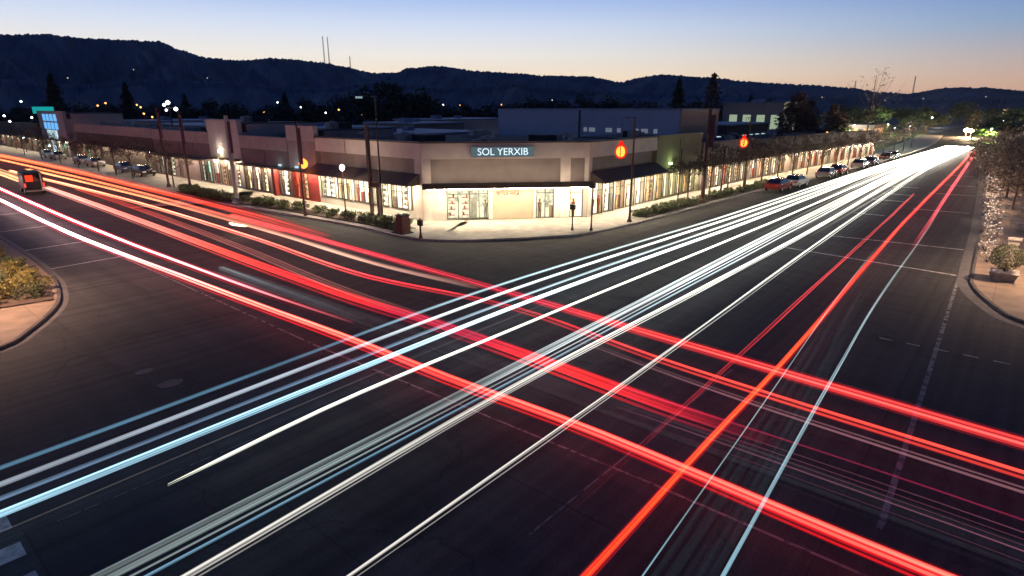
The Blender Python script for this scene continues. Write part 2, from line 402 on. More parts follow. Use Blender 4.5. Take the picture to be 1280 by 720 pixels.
# markings
b = MB()
def line(x0, y0, x1, y1, w, z=.008):
    d = Vector((x1-x0, y1-y0)); d.normalize(); q = Vector((-d.y, d.x))*w/2
    b.add([(x0-q.x,y0-q.y,z),(x1-q.x,y1-q.y,z),(x1+q.x,y1+q.y,z),(x0+q.x,y0+q.y,z)], [(0,1,2,3)])
for k in range(6): y = 3.4-k*.97; line(28.35+.03*k, y, 28.35+.03*k, y-.5, .10)
line(42.6,1.9,43.7,12.0,.22); line(51,2.2,50.2,10.5,.22); line(69.6,3.2,69.2,7.6,.25); line(84,3.6,83.6,8,.25)
line(94,4.2,93.8,8.3,.25); line(108,4.8,107.8,8.6,.25); line(74,9.0,74,12,.4); line(80,9.2,80,12,.4); line(88,9.5,88,12.4,.4); line(63,9,63,11.5,.3)
for y in (44.3, 51.6, 61.0, 70.8, 80): line(7.9, y, 12.2, y+.35, .16)
for y in (16.9, 15.55, 14.2, 12.9, 11.6): line(-3.0, y, 1.25, y, .62)
struct(b, 'road_markings', M_PAINT, 'worn white lines and bars painted on the asphalt')
b = MB(); line(12.3,60,12.1,21,.09); line(12.1,21,12.6,6,.09); line(12.6,6,12.7,-10,.09); line(14.5,1.0,42.4,1.75,.15)
line(9,7.15,21,7.0,.05); line(2.0,16.05,18,16.0,.03)
struct(b, 'road_markings', M_FAINT, 'faint worn lines on the crossing asphalt')
b = MB()
for cx, cy, rr in ((6.5,23.7,.32), (6.75,21.9,.42)):
    b.prism([(cx+rr*math.cos(a*math.pi/8)*(1+.12*math.sin(a*2.1)), cy+rr*.8*math.sin(a*math.pi/8)) for a in range(16)], .0, .013)
struct(b, 'road_patch', M_GUT, 'two small rough patches in the asphalt at the lower left')

# ------------------------------------------------------------------ hills
RIDGE = [(110,3.0),(100,3.1),(90.27,3.29),(85.18,4.19),(79.14,4.91),(76.42,5.09),(73.55,4.99),(69.37,4.98),(68.07,4.39),(66.14,3.86),(63.76,3.75),(61.25,4.01),(57.39,3.78),(55.41,3.42),(53.05,2.92),(50.95,2.94),(49.87,3.36),(47.37,3.58),(44.13,3.19),(40.5,2.99),(36.85,2.71),(33.6,2.7),(30.71,2.14),(28.97,2.53),(26.91,2.78),(22.82,2.46),(19.53,2.03),(15.78,1.78),(12.22,1.48),(9.94,1.09),(8.05,.95),(5.82,1.33),(3.89,1.35),(1.12,1.08),(-3.75,1.11),(-10.46,.71),(-30,.9)]
FRONT = [(110,1.2),(90.7,1.3),(79.74,1.84),(75.15,1.5),(69.81,2.07),(64.0,1.8),(57.6,1.48),(52.76,2.05),(46.35,1.54),(40.5,1.96),(36.1,1.54),(28.88,1.11),(22.02,.93),(15.65,.77),(9.83,.36),(4.69,.46),(.14,.54),(-10.57,.27),(-30,.4)]
def lut(tab, a):
    tab = sorted(tab)
    for (a0, v0), (a1, v1) in zip(tab, tab[1:]):
        if a <= a1:
            t = max(0, (a-a0)/(a1-a0)); t = t*t*(3-2*t)*.5+t*.5; return v0+(v1-v0)*t
    return tab[-1][1]
def fnoise(x, y):
    return (math.sin(x*1.7+y*.9)+math.sin(x*3.1-y*2.3+1)*.6+math.sin(x*7.3+y*5.1+2)*.3+math.sin(x*15.7-y*12.1)*.15)/2
def hill(name, tab, r0, rp, r1, rough, label):
    b = MB(); na, nr = 1300, 26; vs = []
    rr = random.Random(3)
    for i in range(na+1):
        az = 108-i*(136/na); H = math.tan(R(lut(tab, az)))*rp+9.5
        for j in range(nr+1):
            t = j/nr
            if t <= .6:
                r = r0+(rp-r0)*t/.6; s = t/.6; h = H*(s**1.3)
                h += (fnoise(az*.45, r/260)*.16+fnoise(az*1.3+4, r/90)*.07)*H*math.sin(math.pi*s)
            else:
                r = rp+(r1-rp)*(t-.6)/.4; h = H*(1-((t-.6)/.4)**1.5)
            if .08 < t < .9: h += rr.random()*rough*(1 if t > .52 else .12)
            vs.append((r*math.cos(R(az)), r*math.sin(R(az)), h if 0 < j < nr else -1))
    fs = [(i*(nr+1)+j, (i+1)*(nr+1)+j, (i+1)*(nr+1)+j+1, i*(nr+1)+j+1) for i in range(na) for j in range(nr)]
    b.add(vs, fs)
    tag(b.build(name, M_HILL, smooth=False), label, None, None, 'structure')
hill('far_hills', RIDGE, 800, 1500, 2300, 4.0, 'dark blue wooded mountain ridge on the horizon')
hill('near_hills', FRONT, 420, 720, 1000, 3.0, 'lower dark wooded hills behind the town')

# ------------------------------------------------------------------ buildings
def merch(F, mat, parent, u0, u1, n, z0, z1, seed):
    """goods and figures standing in a shop window"""
    r = random.Random(seed); u = u0+.15
    while u < u1-.3:
        w = r.uniform(.12, .5); h = r.uniform(.5, .92)*(z1-z0)
        k = r.random(); mb = MB(F)
        if k < .35:
            mb.box(u, u+w, n-.35, n-.05, z0, z0+h*.7)
        elif k < .75:      # dressed figure: legs, torso, head
            c = u+.2; zt = z0+1.1
            mb.tube((c-.08,n-.2,z0), (c-.07,n-.2,z0+.75), .06, .08, 6); mb.tube((c+.08,n-.2,z0), (c+.07,n-.2,z0+.75), .06, .08, 6)
            mb.tube((c,n-.2,z0+.7), (c,n-.2,z0+1.3), .13, .19, 8); mb.tube((c,n-.2,z0+1.3), (c,n-.2,z0+1.6), .07, .10, 8)
        else:
            for q in range(4): mb.box(u, u+.55, n-.35, n-.1, z0+.3+q*.5, z0+.34+q*.5); mb.box(u+.05+.1*q, u+.2+.1*q, n-.3, n-.12, z0+.34+q*.5, z0+.34+q*.5+r.uniform(.15,.3))
        mb.build('goods', mat, parent)
        u += w+r.uniform(.5, 1.1)
MER = [principled('goods_brown', (.22,.15,.10),.7), principled('goods_red', (.30,.06,.04),.7), principled('goods_grey', (.25,.25,.22),.7)]
wseed = [0]
def shop_window(F, parent, u0, u1, z0, z1, disp, depth=.5, mull=1, name='window'):
    deep = depth > .6
    wseed[0] += 1
    f = MB(F); t = .06
    f.box(u0, u0+t, -.06, .03, z0, z1); f.box(u1-t, u1, -.06, .03, z0, z1)
    f.box(u0+t, u1-t, -.06, .03, z1-t, z1); f.box(u0+t, u1-t, -.06, .03, z0, z0+t)
    for k in range(1, mull+1):
        u = u0+(u1-u0)*k/(mull+1); f.box(u-.03, u+.03, -.055, .025, z0+t, z1-t)
    if z1-z0 > 2: f.box(u0+t, u1-t, -.05, .02, z1-.62, z1-.57)
    w = f.build(name, M_FRAME, parent)
    g = MB(F); g.add([(u0+t,-.01,z0+t),(u1-t,-.01,z0+t),(u1-t,-.01,z1-t),(u0+t,-.01,z1-t)], [(0,1,2,3)])
    g.build('pane', M_GLASS, w)
    d = MB(F); d.box(u0+.01, u1-.01, -depth, -depth+.05, z0, z1-.01)
    d.build('display', disp, w)
    if z1-z0 > 1.2 and u1-u0 > .9:
        merch(F, MER[wseed[0] % 3], w, u0, u1, (-.18 if deep else -.04), z0+.01, z1, wseed[0])
    return w
def lamp_strip(F, parent, u0, u1, n, z, mat=E_WARM, w=.05):
    b = MB(F); b.box(u0, u1, n-w/2, n+w/2, z-.03, z); return b.build('canopy_light', mat, parent)
def awning(F, parent, u0, u1, n1, z_in, z_out, th=.12, mat=None):
    b = MB(F)
    b.add([(u0,0.02,z_in),(u1,.02,z_in),(u1,n1,z_out),(u0,n1,z_out),(u0,.02,z_out-th-.0),(u1,.02,z_out-th),(u1,n1,z_out-th),(u0,n1,z_out-th)],
          [(0,1,2,3),(4,7,6,5),(0,4,5,1),(3,2,6,7),(0,3,7,4),(1,5,6,2)])
    return b.build('canopy', mat or M_CANOPY, parent)
def pt_light(parent, loc, e, col, r=.15):
    d = bpy.data.lights.new('lamp_glow', 'POINT'); d.energy = e; d.color = col; d.shadow_soft_size = r
    o = bpy.data.objects.new('lamp_glow', d); COL.objects.link(o); o.location = loc
    if parent: o.parent = parent
    return o
def wall_lamp(F, parent, u, z, e, col, mat):
    b = MB(F); b.box(u-.25, u+.25, .05, .2, z-.1, z+.1); w = b.build('wall_lamp', mat, parent)
    p = F @ Vector((u, .9, z+.25)); pt_light(w, p, e, col)

# ---- corner store with the cut-off corner
store = empty('corner_store', (44,40,0), label='low beige corner store with cut-off corner, lit sign panel and dark canopy', cat='shop')
inv = Matrix.Translation((-44,-40,0))
FL = inv @ frame(33.4,54.4,0,-1); FC = inv @ frame(33.4,38.5,10.6,-9.7); FR_ = inv @ frame(44,28.8,1,0)
LL, LC, LR = 15.9, 14.37, 12.4
b = MB(inv)
b.prism([(34.6,54.3),(34.6,39.3),(44.5,30.2),(56.3,30.2),(56.3,54.3)], .02, 6.15); b.build('wall', M_TAUPE, store)
b = MB(inv)
b.prism([(34.0,54.2),(34.0,39.1),(44.3,29.6),(56.2,29.6),(56.2,54.2)], 6.16, 6.25)
b.box(38,40.5,43,45,6.26,7.0); b.box(47,49,36,38,6.26,6.9); b.box(50,51,47,48.4,6.26,6.8)
b.build('roof', M_ROOF, store)
b = MB(inv)      # roof plant already above; parapet coping
for F, L in ((FL, LL), (FC, LC), (FR_, LR)):
    b.m = F; b.box(-.0, L, -.35, .10, 6.62, 6.74)
b.build('coping', M_CANOPY, store)
b = MB()
for F, L, ztop in ((FL, LL, 6.62), (FC, LC, 6.62), (FR_, LR, 6.62)):
    b.m = F; b.box(.01, L-.01, -.30, .0, 5.32, ztop)
b.build('fascia', M_CREAM, store)
b = MB()
for F, L in ((FL, LL), (FC, LC), (FR_, LR)):
    b.m = F; b.box(.3, L-.3, -.55, -.34, 3.02, 5.6)
b.build('upper_panel', M_TAUPE, store)
each('joint', M_BROWN, store, [(FL, (u-.03,u+.03,.002,.02,5.33,6.6)) for u in (5.1,10.2)])
each('column', M_CREAM, store, [(FC,(.0,.75,-.5,.012,.15,5.31)),(FC,(11.9,12.75,-.5,.012,.15,5.31)),(FL,(15.0,15.88,-.5,.012,.15,5.31)),(FR_,(.0,.5,-.5,.012,.15,5.31))])
each('pier', M_CREAM2, store, [(FC,p) for p in ((.76,2.0,-.55,-.02,.15,3.0),(5.6,5.95,-.55,.0,.15,3.0),(9.56,9.75,-.55,.0,.15,3.0),(11.35,11.88,-.55,-.02,.15,3.0),(13.95,14.3,-.55,-.02,.15,3.0))]
     +[(FL,(u+.05,u+.40,-.5,-.02,.86,3.0)) for u in (.0,2.9,5.6,8.4,11.2,13.9)]+[(FL,(14.6,15.0,-.5,-.02,.86,3.0))]
     +[(FR_,(.5+k*1.95,.5+k*1.95+.28,-.5,-.02,.15,3.0)) for k in range(7) if .5+k*1.95+.28 < 12.5])
each('blank_panel', M_TAN, store, [(FC,(5.96,9.55,-.50,-.10,.15,3.0))])
each('sill_wall', M_CREAM2, store, [(FL,(.05,15.0,-.5,-.04,.15,.85))])
shop_window(FC, store, 2.02, 3.95, .2, 2.98, D_SHADE, .9); shop_window(FC, store, 3.97, 5.58, .2, 2.98, D_SHADE, .9)
shop_window(FC, store, 9.77, 11.33, .2, 2.98, D_SHADE, mull=1); shop_window(FC, store, 12.77, 13.93, .2, 2.98, D_CREAM, mull=0)
us = (.0,2.9,5.6,8.4,11.2,13.9)
for i in range(5): shop_window(FL, store, us[i]+.42, us[i+1]+.03, .88, 2.98, (D_WHITE, D_CREAM)[i % 2], mull=2)
for k in range(6): shop_window(FR_, store, .5+k*1.95+.30, min(.5+(k+1)*1.95-.02, 12.35), .25, 2.98, (D_CREAM, D_WHITE, D_ORANGE)[k % 3], mull=1)
b = MB(FC); b.box(0.02, 14.33, .02, 1.7, 3.02, 3.30); b.box(0.02, 14.33, 1.60, 1.70, 3.301, 3.52); b.build('canopy', M_CANOPY, store)  # front lip added to hide the uplight behind it
lamp_strip(FC, store, .4, 14.0, .95, 3.34, emit('added_uplight', (1,.78,.60), 38.0), w=.08)  # uplight added on top of the canopy to brighten the fascia
awning(FL, store, 0, 15.6, 1.5, 4.1, 3.3); awning(FR_, store, .3, 12.4, 1.5, 4.1, 3.3)
lamp_strip(FC, store, .4, 14.0, 1.5, 3.015, w=.12)
lamp_strip(FL, store, .3, 15.2, .95, 3.172, w=.12); lamp_strip(FR_, store, .6, 12.2, .95, 3.172, w=.12)
# sign panel and letters
def text_obj(name, body, F, u, n, z, size, mat, parent, ext=.03, sx=1):
    cu = bpy.data.curves.new('t', 'FONT'); cu.body = body; cu.size = size; cu.extrude = ext; cu.align_x = 'CENTER'; cu.align_y = 'CENTER'
    to = bpy.data.objects.new('t', cu); COL.objects.link(to)
    bpy.context.view_layer.update()
    me = bpy.data.meshes.new_from_object(to.evaluated_get(bpy.context.evaluated_depsgraph_get()))
    bpy.data.objects.remove(to); me.materials.clear(); me.materials.append(mat)
    o = bpy.data.objects.new(name, me); COL.objects.link(o)
    M = F @ Matrix.Translation((u, n, z)) @ Matrix(((sx,0,0,0),(0,0,1,0),(0,1,0,0),(0,0,0,1)))
    me.transform(M); o.parent = parent
    return o
b = MB(FC); b.box(4.2, 9.5, .02, .16, 5.50, 6.28); sg = b.build('sign_panel', E_SIGNB, store)
b = MB(FC); b.box(4.12,9.58,.02,.18,6.285,6.34); b.box(4.12,9.58,.02,.18,5.44,5.495); b.box(4.12,4.195,.02,.18,5.5,6.28); b.box(9.505,9.58,.02,.18,5.5,6.28); b.build('sign_border', M_CREAM2, sg)
text_obj('lettering', 'SOL YERXIB', FC, 6.85, .18, 5.89, .82, E_SIGN, sg)
text_obj('lettering', '4 TI -12', FC, 7.3, -.06, 2.4, .62, emit('pink_letters', (1,.22,.14), 1.8), store)

def unit(name, label, cat, ox, oy, ux, uy, L, top, wallm, wins, disps, depth=10, bandm=None, canopy=1.3, strip_mat=E_WARM, sill=.3, seams=(), zc=3.0, roofm=None, light=True, band=1.4, piers=None):
    root = empty(name, (ox,oy,0), label=label, cat=cat)
    F = Matrix.Translation((-ox,-oy,0)) @ frame(ox,oy,ux,uy)
    piers = piers or wallm
    b = MB(F); b.box(.02, L-.02, -depth, -1.2, .02, top-.5); b.box(.02, L-.02, -1.19, 0, zc, top-band-.004)
    b.build('wall', wallm, root)
    b = MB(F); b.box(0, L, -.5, .06, top-band, top-.1); b.box(-.0, L, -.55, .12, top-.098, top)
    b.build('parapet', [bandm or wallm], root)
    b = MB(F); b.box(.1, L-.1, -depth+.1, -.6, top-.49, top-.40); b.box(L*.3, L*.3+1.6, -6, -4.6, top-.39, top+.25)
    b.build('roof', roofm or M_ROOF, root)
    last = 0.0; pp = []; sp = []
    for i, (u0, u1) in enumerate(wins):
        if u0-last > .04: pp.append((F, (last+.01, u0-.01, -1.15, -.03, .13, zc-.005)))
        if sill: sp.append((F, (u0-.005, u1+.005, -.6, -.05, .13, sill)))
        last = u1
    if L-last > .04: pp.append((F, (last+.01, L-.01, -1.15, -.03, .13, zc-.005)))
    each('pier', piers, root, pp); each('sill', piers, root, sp)
    for i, (u0, u1) in enumerate(wins):
        shop_window(F, root, u0, u1, sill+.005 if sill else .14, zc-.02, disps[i % len(disps)], mull=max(0, int((u1-u0)/1.4)))
    if canopy:
        b = MB(F); b.box(.05, L-.05, .07, canopy, zc+.02, zc+.22); b.build('canopy', M_CANOPY, root)
        if light: lamp_strip(F, root, .5, L-.5, canopy-.5, zc+.018, strip_mat, w=.09)
    if seams:
        each('joint', M_BROWN, root, [(F, (s-.03, s+.03, .002, .03, zc+.3, top-band-.01)) for s in seams])
    return root, F
# ---- row along the left street (facade on X = 33.4, looking down -X)
def wl_(L, w, g, start=.5):
    out = []; u = start
    while u+w < L-.3: out.append((u, u+w)); u += w+g
    return out
r1, F1 = unit('red_trim_shop', 'mauve shop with bright red window trim next to the corner store', 'shop', 33.4,59.7,0,-1,5.25, 7.7, M_MAUVE, wl_(5.25,1.3,.35,.35), [D_RED, D_ORANGE, D_RED], bandm=M_PALE, band=1.5, zc=3.1, canopy=.9, strip_mat=E_WARM2, piers=M_REDP)
wall_lamp(F1, r1, 1.6, 3.5, 14, (.6,1,.9), E_WIN)
b = MB(F1); b.lathe([(.05,-.5),(.35,-.3),(.45,0),(.35,.3),(.05,.5)], (5.15,1.4,4.15), 14); ol = b.build('hanging_lantern', E_ORN, r1)
r2, F2 = unit('mauve_shop', 'plain mauve shop with one red pillar and white lit windows', 'shop', 33.4,70.4,0,-1,10.65, 6.4, M_MAUVE2, wl_(7.4,1.5,.45,.3)+[(8.2,10.2)], [D_CREAM, D_WHITE, D_CREAM, D_WHITE], zc=3.05, canopy=.8, seams=(5.6,), bandm=M_MAUVE, strip_mat=E_WARM2)
wall_lamp(F2, r2, 8.9, 3.5, 12, (.65,1,.85), E_WIN)
b = MB(F2); b.box(7.55,8.1,-.02,.5,.15,3.04); b.build('pillar', M_REDP, r2)
r3, F3 = unit('pale_block_shop', 'tall pale shop front with a bright wall lamp over its door', 'shop', 33.4,78.6,0,-1,8.15, 8.1, M_PALE, wl_(8.15,1.35,.5,.4), [D_WHITE, D_ORANGE, D_CREAM], zc=3.4, canopy=.7, strip_mat=E_WARM)
wall_lamp(F3, r3, 3.0, 4.3, 60, (1,.92,.78), E_YEL)
r4, F4 = unit('green_window_shop', 'long low mauve shop with green glowing window', 'shop', 33.4,97,0,-1,18.35, 6.5, M_MAUVE2, [(1,3.4),(4,6.6),(8,9),(14.6,16.1),(16.3,18)], [D_DIM, D_DIM, D_WHITE, D_DIM, D_GREEN], zc=3.0, canopy=1.2, seams=(4.5,9,13.5), strip_mat=E_WARM3, bandm=M_MAUVE)
r5, F5 = unit('brown_wall_shop', 'dark brown shop with a blank wall and small white window', 'shop', 33.4,134,0,-1,36.9, 6.6, M_BROWN, [(1,3),(4,6.5),(8.5,10),(12,13.4),(33,34.5)], [D_CREAM, D_GREEN, D_WHITE, D_DIM], zc=3.2, canopy=1.0, strip_mat=E_WARM3, bandm=M_MAUVE, seams=(6,12,18,24,30))
r6, F6 = unit('white_lit_building', 'white floodlit building with blue lit upper windows at far left', 'building', 33.4,158,0,-1,18, 8.8, M_PALE, [(1,4),(5,8),(9,12),(13,16.5)], [D_GREEN, D_DIM, D_WHITE, D_GREEN], zc=3.2, canopy=.8, strip_mat=E_WARM3)
each('lit_panel', emit('blue_window_light', (.16,.48,.95), .9), r6, [(F6, (4+k*2.6,5.7+k*2.6,.07,.16,5.3+j*1.6,6.6+j*1.6)) for k in range(4) for j in range(2)])
each('glowing_wall', E_WIN, r6, [(F6,(5,12,.02,.10,3.5,5.1)),(F6,(7,9.5,.02,.1,.5,3.1))])  # floodlit wall imitated by glowing panels
r7, F7 = unit('dim_shop', 'dim low shop at the far left end of the street', 'shop', 33.4,200,0,-1,40, 6.2, M_BROWN, wl_(40,2.6,2.4,1), [D_DIM, D_CREAM, D_DIM], zc=3.1, canopy=1.0, strip_mat=E_WARM3)
# ---- row along the right road (facade on Y = 28.8, looking down -Y)
q1, G1 = unit('olive_shop', 'olive shop front right of the corner store, lit by a green lamp', 'shop', 56.45,28.8,1,0,10.8, 6.75, M_OLIVE, wl_(10.8,1.3,.3,.4), [D_ORANGE, D_WHITE, D_CREAM, D_CREAM], canopy=1.3, band=.5, seams=(5.2,))
wall_lamp(G1, q1, 3.0, 3.8, 30, (.75,1,.45), E_GREEN)
q2, G2 = unit('orange_window_shop', 'low shop with orange lit windows behind the bare street trees', 'shop', 67.3,28.6,1,-.02,15, 5.6, M_TAUPE, wl_(15,1.5,.5,.4), [D_CREAM, D_ORANGE, D_WHITE, D_RED], canopy=1.4, band=.6)
q3, G3 = unit('white_door_shop', 'low shop with tall cream lit doorways on the right row', 'shop', 82.4,28.2,1,-.05,15.4, 5.4, M_BROWN, wl_(15.4,1.7,.9,.5), [D_WHITE, D_ORANGE, D_CREAM], canopy=1.6, band=.6, piers=M_TAUPE, strip_mat=E_WARM2)
q4, G4 = unit('red_pier_shop', 'shop with dark red piers between orange windows', 'shop', 97.9,27.3,1,-.07,19, 5.4, M_BROWN, wl_(19,1.8,1.2,.5), [D_ORANGE, D_CREAM, D_ORANGE, D_RED], canopy=1.6, band=.6, piers=M_TAUPE, strip_mat=E_WARM2)
q5, G5 = unit('far_orange_shop', 'farthest small shop with orange windows on the right row', 'shop', 117,26,1,-.07,26, 5.2, M_BROWN, wl_(26,2.0,1.6,.5), [D_RED, D_ORANGE, D_WHITE], canopy=1.4, band=.6, piers=M_TAUPE, strip_mat=E_WARM2)

# ---- big metal building behind, and other roofs
bb = empty('warehouse', (80,37.5,0), label='long pale blue windowless hall rising behind the corner store', cat='building')
b = MB(); b.box(0,.3,.3,34,.0,9.15); b.box(.31,13,33.7,34,0,9.15); b.box(12.7,13,.3,33.69,0,9.15); b.build('side_wall', M_BLUEW, bb)
b = MB(); b.box(0,13,0,.29,0,9.15); b.build('end_wall', M_TANW, bb)  # warm street light on this end painted in as tan
b = MB(); b.box(-.1,13.1,-.1,34.1,9.16,9.3); b.build('roof', M_ROOFB, bb)
b = MB()
for k in (0,1,2,4,5,7,8): b.box(-.06,-.01,3.5+k*1.5,4.1+k*1.5+.5*(k%2),5.9,6.5)
b.build('window', emit('hall_window_light', (.65,.75,1), .16), bb)
b = MB(); b.box(-.12,-.003,16.8,17.05,0,9.1); b.build('downpipe', M_FRAME, bb)
def plain_building(name, label, x, y, lx, ly, h, wm, rm, lit=None, rz=0, cat='building'):
    root = empty(name, (x,y,0), R(rz), label=label, cat=cat)
    b = MB(); b.box(0,lx,0,ly,0,h); b.build('wall', wm, root)
    b = MB(); b.box(-.3,lx+.3,-.3,ly+.3,h+.004,h+.25); b.box(lx*.2,lx*.2+2,ly*.4,ly*.4+1.6,h+.26,h+1.0); b.box(lx*.6,lx*.6+1.4,ly*.6,ly*.6+1.2,h+.26,h+.8)
    b.build('roof', rm, root)
    if lit:
        b = MB(); k = 0
        while k*3.2+2 < lx: b.box(k*3.2+.8, k*3.2+2.6, -.08, -.01, h*.45, h*.75); k += 1
        k = 0
        while k*3.2+2 < ly: b.box(-.08, -.01, k*3.2+.8, k*3.2+2.6, h*.45, h*.75); k += 1
        b.build('window', lit, root)
    return root
plain_building('flat_roof_building', 'low flat-roofed hall with bluish roof behind the mauve shops', 50,62,17,17,5.9,M_PALE,M_ROOFB)
plain_building('flat_roof_building', 'wide blue-roofed building directly behind the red trim shop', 47,86,20,15,6.1,M_MAUVE,M_ROOFB)
plain_building('flat_roof_building', 'blue-roofed building behind the green window shop', 45,106,22,24,6.3,M_MAUVE,M_ROOFB)
plain_building('flat_roof_building', 'long blue-roofed building behind the brown wall shop', 47,136,25,20,6.6,M_PALE,M_ROOFB, E_WIN)
plain_building('flat_roof_building', 'dark grey building left of the blue hall', 70,82,12,14,6.6,M_TAUPE,M_ROOFB)
plain_building('flat_roof_building', 'distant hall with bluish roof beyond the corner store roof', 88,96,24,14,6.8,M_PALE,M_ROOFB)
plain_building('two_storey_building', 'two-storey building with greenish white lit windows behind the bare trees', 146,44,10,14,10.4,M_TANW,M_ROOFB,emit('greenish_window_light',(.75,.95,.65),.35))
plain_building('low_building', 'low dark building right of the blue hall', 98,38,20,16,6.6,M_BROWN,M_ROOFB,E_WIN)
plain_building('low_building', 'small roadside building far down the right road', 205,36,16,12,4.5,M_TAUPE,M_ROOF,D_ORANGE)

def roof_unit(parent, x, y, z, s, rz=0):
    b = MB(Matrix.Translation((x,y,z)) @ Matrix.Rotation(rz,4,'Z'))
    b.box(-s,s,-s*.7,s*.7,.12,s*1.1); b.tube((0,0,s*1.1),(0,0,s*1.1+.12),s*.45,s*.45,12)
    for k in (-.8,.8): b.box(s*k-.06,s*k+.06,-s*.7,s*.7,0,.119)
    b.box(s+.01,s+1.6,-.15,.15,.2,.5)
    b.build('roof_unit', M_GREYP, parent)
for x, y, q in ((-6,6,.8),(-3,-2,.6),(2,3,.9),(6,8,.7),(8,-3,.6),(4,-6,.55),(-7,11,.7)): roof_unit(store, x, y, 6.26, q, x)
for rr_, L_, top_ in ((r1,5.25,7.7),(r2,10.65,6.4),(r3,8.15,8.1),(r4,18.35,6.5),(r5,36.9,6.6)):
    for k in range(max(1, int(L_/7))): roof_unit(rr_, 4+k%2*2.5, -2.5-k*6.5, top_-.39, .6+.1*(k%3), k)
for rr_, L_, top_ in ((q1,10.8,6.75),(q2,15,5.6),(q3,15.4,5.4),(q4,19,5.4)):
    for k in range(max(1, int(L_/7))): roof_unit(rr_, 3+k*6.5, 4.5+k%2*2, top_-.39, .6+.1*(k%3), k)

# ------------------------------------------------------------------ trees and plants
def leaf(vs, fs, c, s, r):
    n = Vector((r.gauss(0,1), r.gauss(0,1), r.gauss(0,1)+.4)).normalized(); q = n.to_track_quat('Z','Y').to_matrix()
    a = r.uniform(0, 6.28); b0 = len(vs); w = s*r.uniform(.35,.6)
    for x, y in ((-s,0),(0,-w),(s,0),(0,w)):
        vs.append(c+q @ Vector((x*math.cos(a)-y*math.sin(a), x*math.sin(a)+y*math.cos(a), 0)))
    fs.append((b0,b0+1,b0+2,b0+3))
def mesh_of(name, vs, fs, mat):
    me = bpy.data.meshes.new(name); me.from_pydata([tuple(v) for v in vs], [], fs); me.materials.append(mat); me.update(); return me
def crown_broad(seed, h, w, n, s, mat, sparse=False):
    r = random.Random(seed); vs, fs = [], []
    cl = []
    for k in range(16 if not sparse else 26):
        a = r.uniform(0,6.28); e = r.random(); rr = w*.5*math.sqrt(r.random())
        cl.append((Vector((rr*math.cos(a), rr*math.sin(a), h*((.36 if not sparse else .5)+(.5 if not sparse else .42)*e*(1-.5*rr/(w*.5))))), w*(r.uniform(.12,.22) if not sparse else r.uniform(.07,.13))))
    for k in range(n):
        c, cr = cl[r.randrange(len(cl))]
        d = Vector((r.gauss(0,1), r.gauss(0,1), r.gauss(0,.8))).normalized()*cr*r.random()**.4
        leaf(vs, fs, c+d, s*r.uniform(.6,1.3), r)
    return mesh_of('crown', vs, fs, mat), cl
def crown_cone(seed, h, w, n, s, mat, base=.10, power=1.0):
    r = random.Random(seed); vs, fs = [], []
    for k in range(n):
        t = r.random()**.8; z = h*(base+(1-base)*t)
        lay = 1+.22*math.sin(t*34); R_ = w*.5*((1-t)**power)*lay*(.85+.3*math.sin(k*.37))
        a = r.uniform(0,6.28); rr = R_*r.random()**.45
        leaf(vs, fs, Vector((rr*math.cos(a), rr*math.sin(a), z-rr*.18)), s*r.uniform(.6,1.3), r)
    return mesh_of('crown', vs, fs, mat), []
def trunk_mesh(h, r0, cl, seed, twigs=0):
    b = MB(); r = random.Random(seed)
    b.tube((0,0,0), (0,0,h*.4), r0, r0*.7, 8); b.tube((0,0,h*.4), (0,0,h*.75), r0*.7, r0*.3, 7)
    for c, cr in cl[:14]:
        st = Vector((0,0,h*r.uniform(.25,.5))); mid = (st+c)/2+Vector((0,0,h*.03)); b.tube(st, mid, r0*.35, r0*.22, 5); b.tube(mid, c, r0*.22, r0*.07, 5)
        for t in range(twigs):
            e = c+Vector((r.gauss(0,cr), r.gauss(0,cr), r.gauss(cr*.5,cr))); b.tube(c.lerp(mid, r.random()*.5), e, r0*.07, r0*.02, 4, cap=False)
    return b.build('trunk', M_BARK, mesh_only=True)
TK = {}
def kind(key, h, crown, r0, twigs=0, seed=1):
    me, cl = crown; TK[key] = (me, trunk_mesh(h, r0, cl, seed, twigs), h)
kind('broad0', 12, crown_broad(11,12,10,1500,.42,M_LEAFD), .3)
kind('broad1', 12, crown_broad(12,12,12,1700,.42,M_LEAFD), .32)
kind('broad2', 12, crown_broad(13,12,9,1400,.42,M_LEAFD), .28)
kind('conifer', 16, crown_cone(14,16,9,2200,.42,M_LEAFD,.06,.8), .3)
kind('poplar', 12, crown_cone(15,12,4.6,1300,.26,M_LEAFR,.1,.45), .2)
kind('green', 9, crown_broad(16,9,9,1300,.34,M_LEAFG), .25)
kind('brown', 7, crown_broad(21,7,6,1500,.15,M_LEAFO), .12)
kind('street', 7, crown_broad(17,7,5.4,1150,.12,M_LEAFO,True), .10, 5)
kind('street1', 7, crown_broad(18,7,5.0,1000,.12,M_LEAFO,True), .10, 5)
kind('tallbare', 20, crown_broad(19,20,11,120,.20,M_LEAFO,True), .16, 3)
def tree(key, x, y, h, name, label, group=None, w=1.0):
    me, tr, h0 = TK[key]
    o = empty(name, (x,y,0), rnd.uniform(0,6.28), label=label, cat='tree', group=group); s = h/h0
    for nm, m in (('crown', me), ('trunk', tr)):
        c = bpy.data.objects.new(nm, m); COL.objects.link(c); c.parent = o; c.scale = (s*w, s*w, s)
    return o
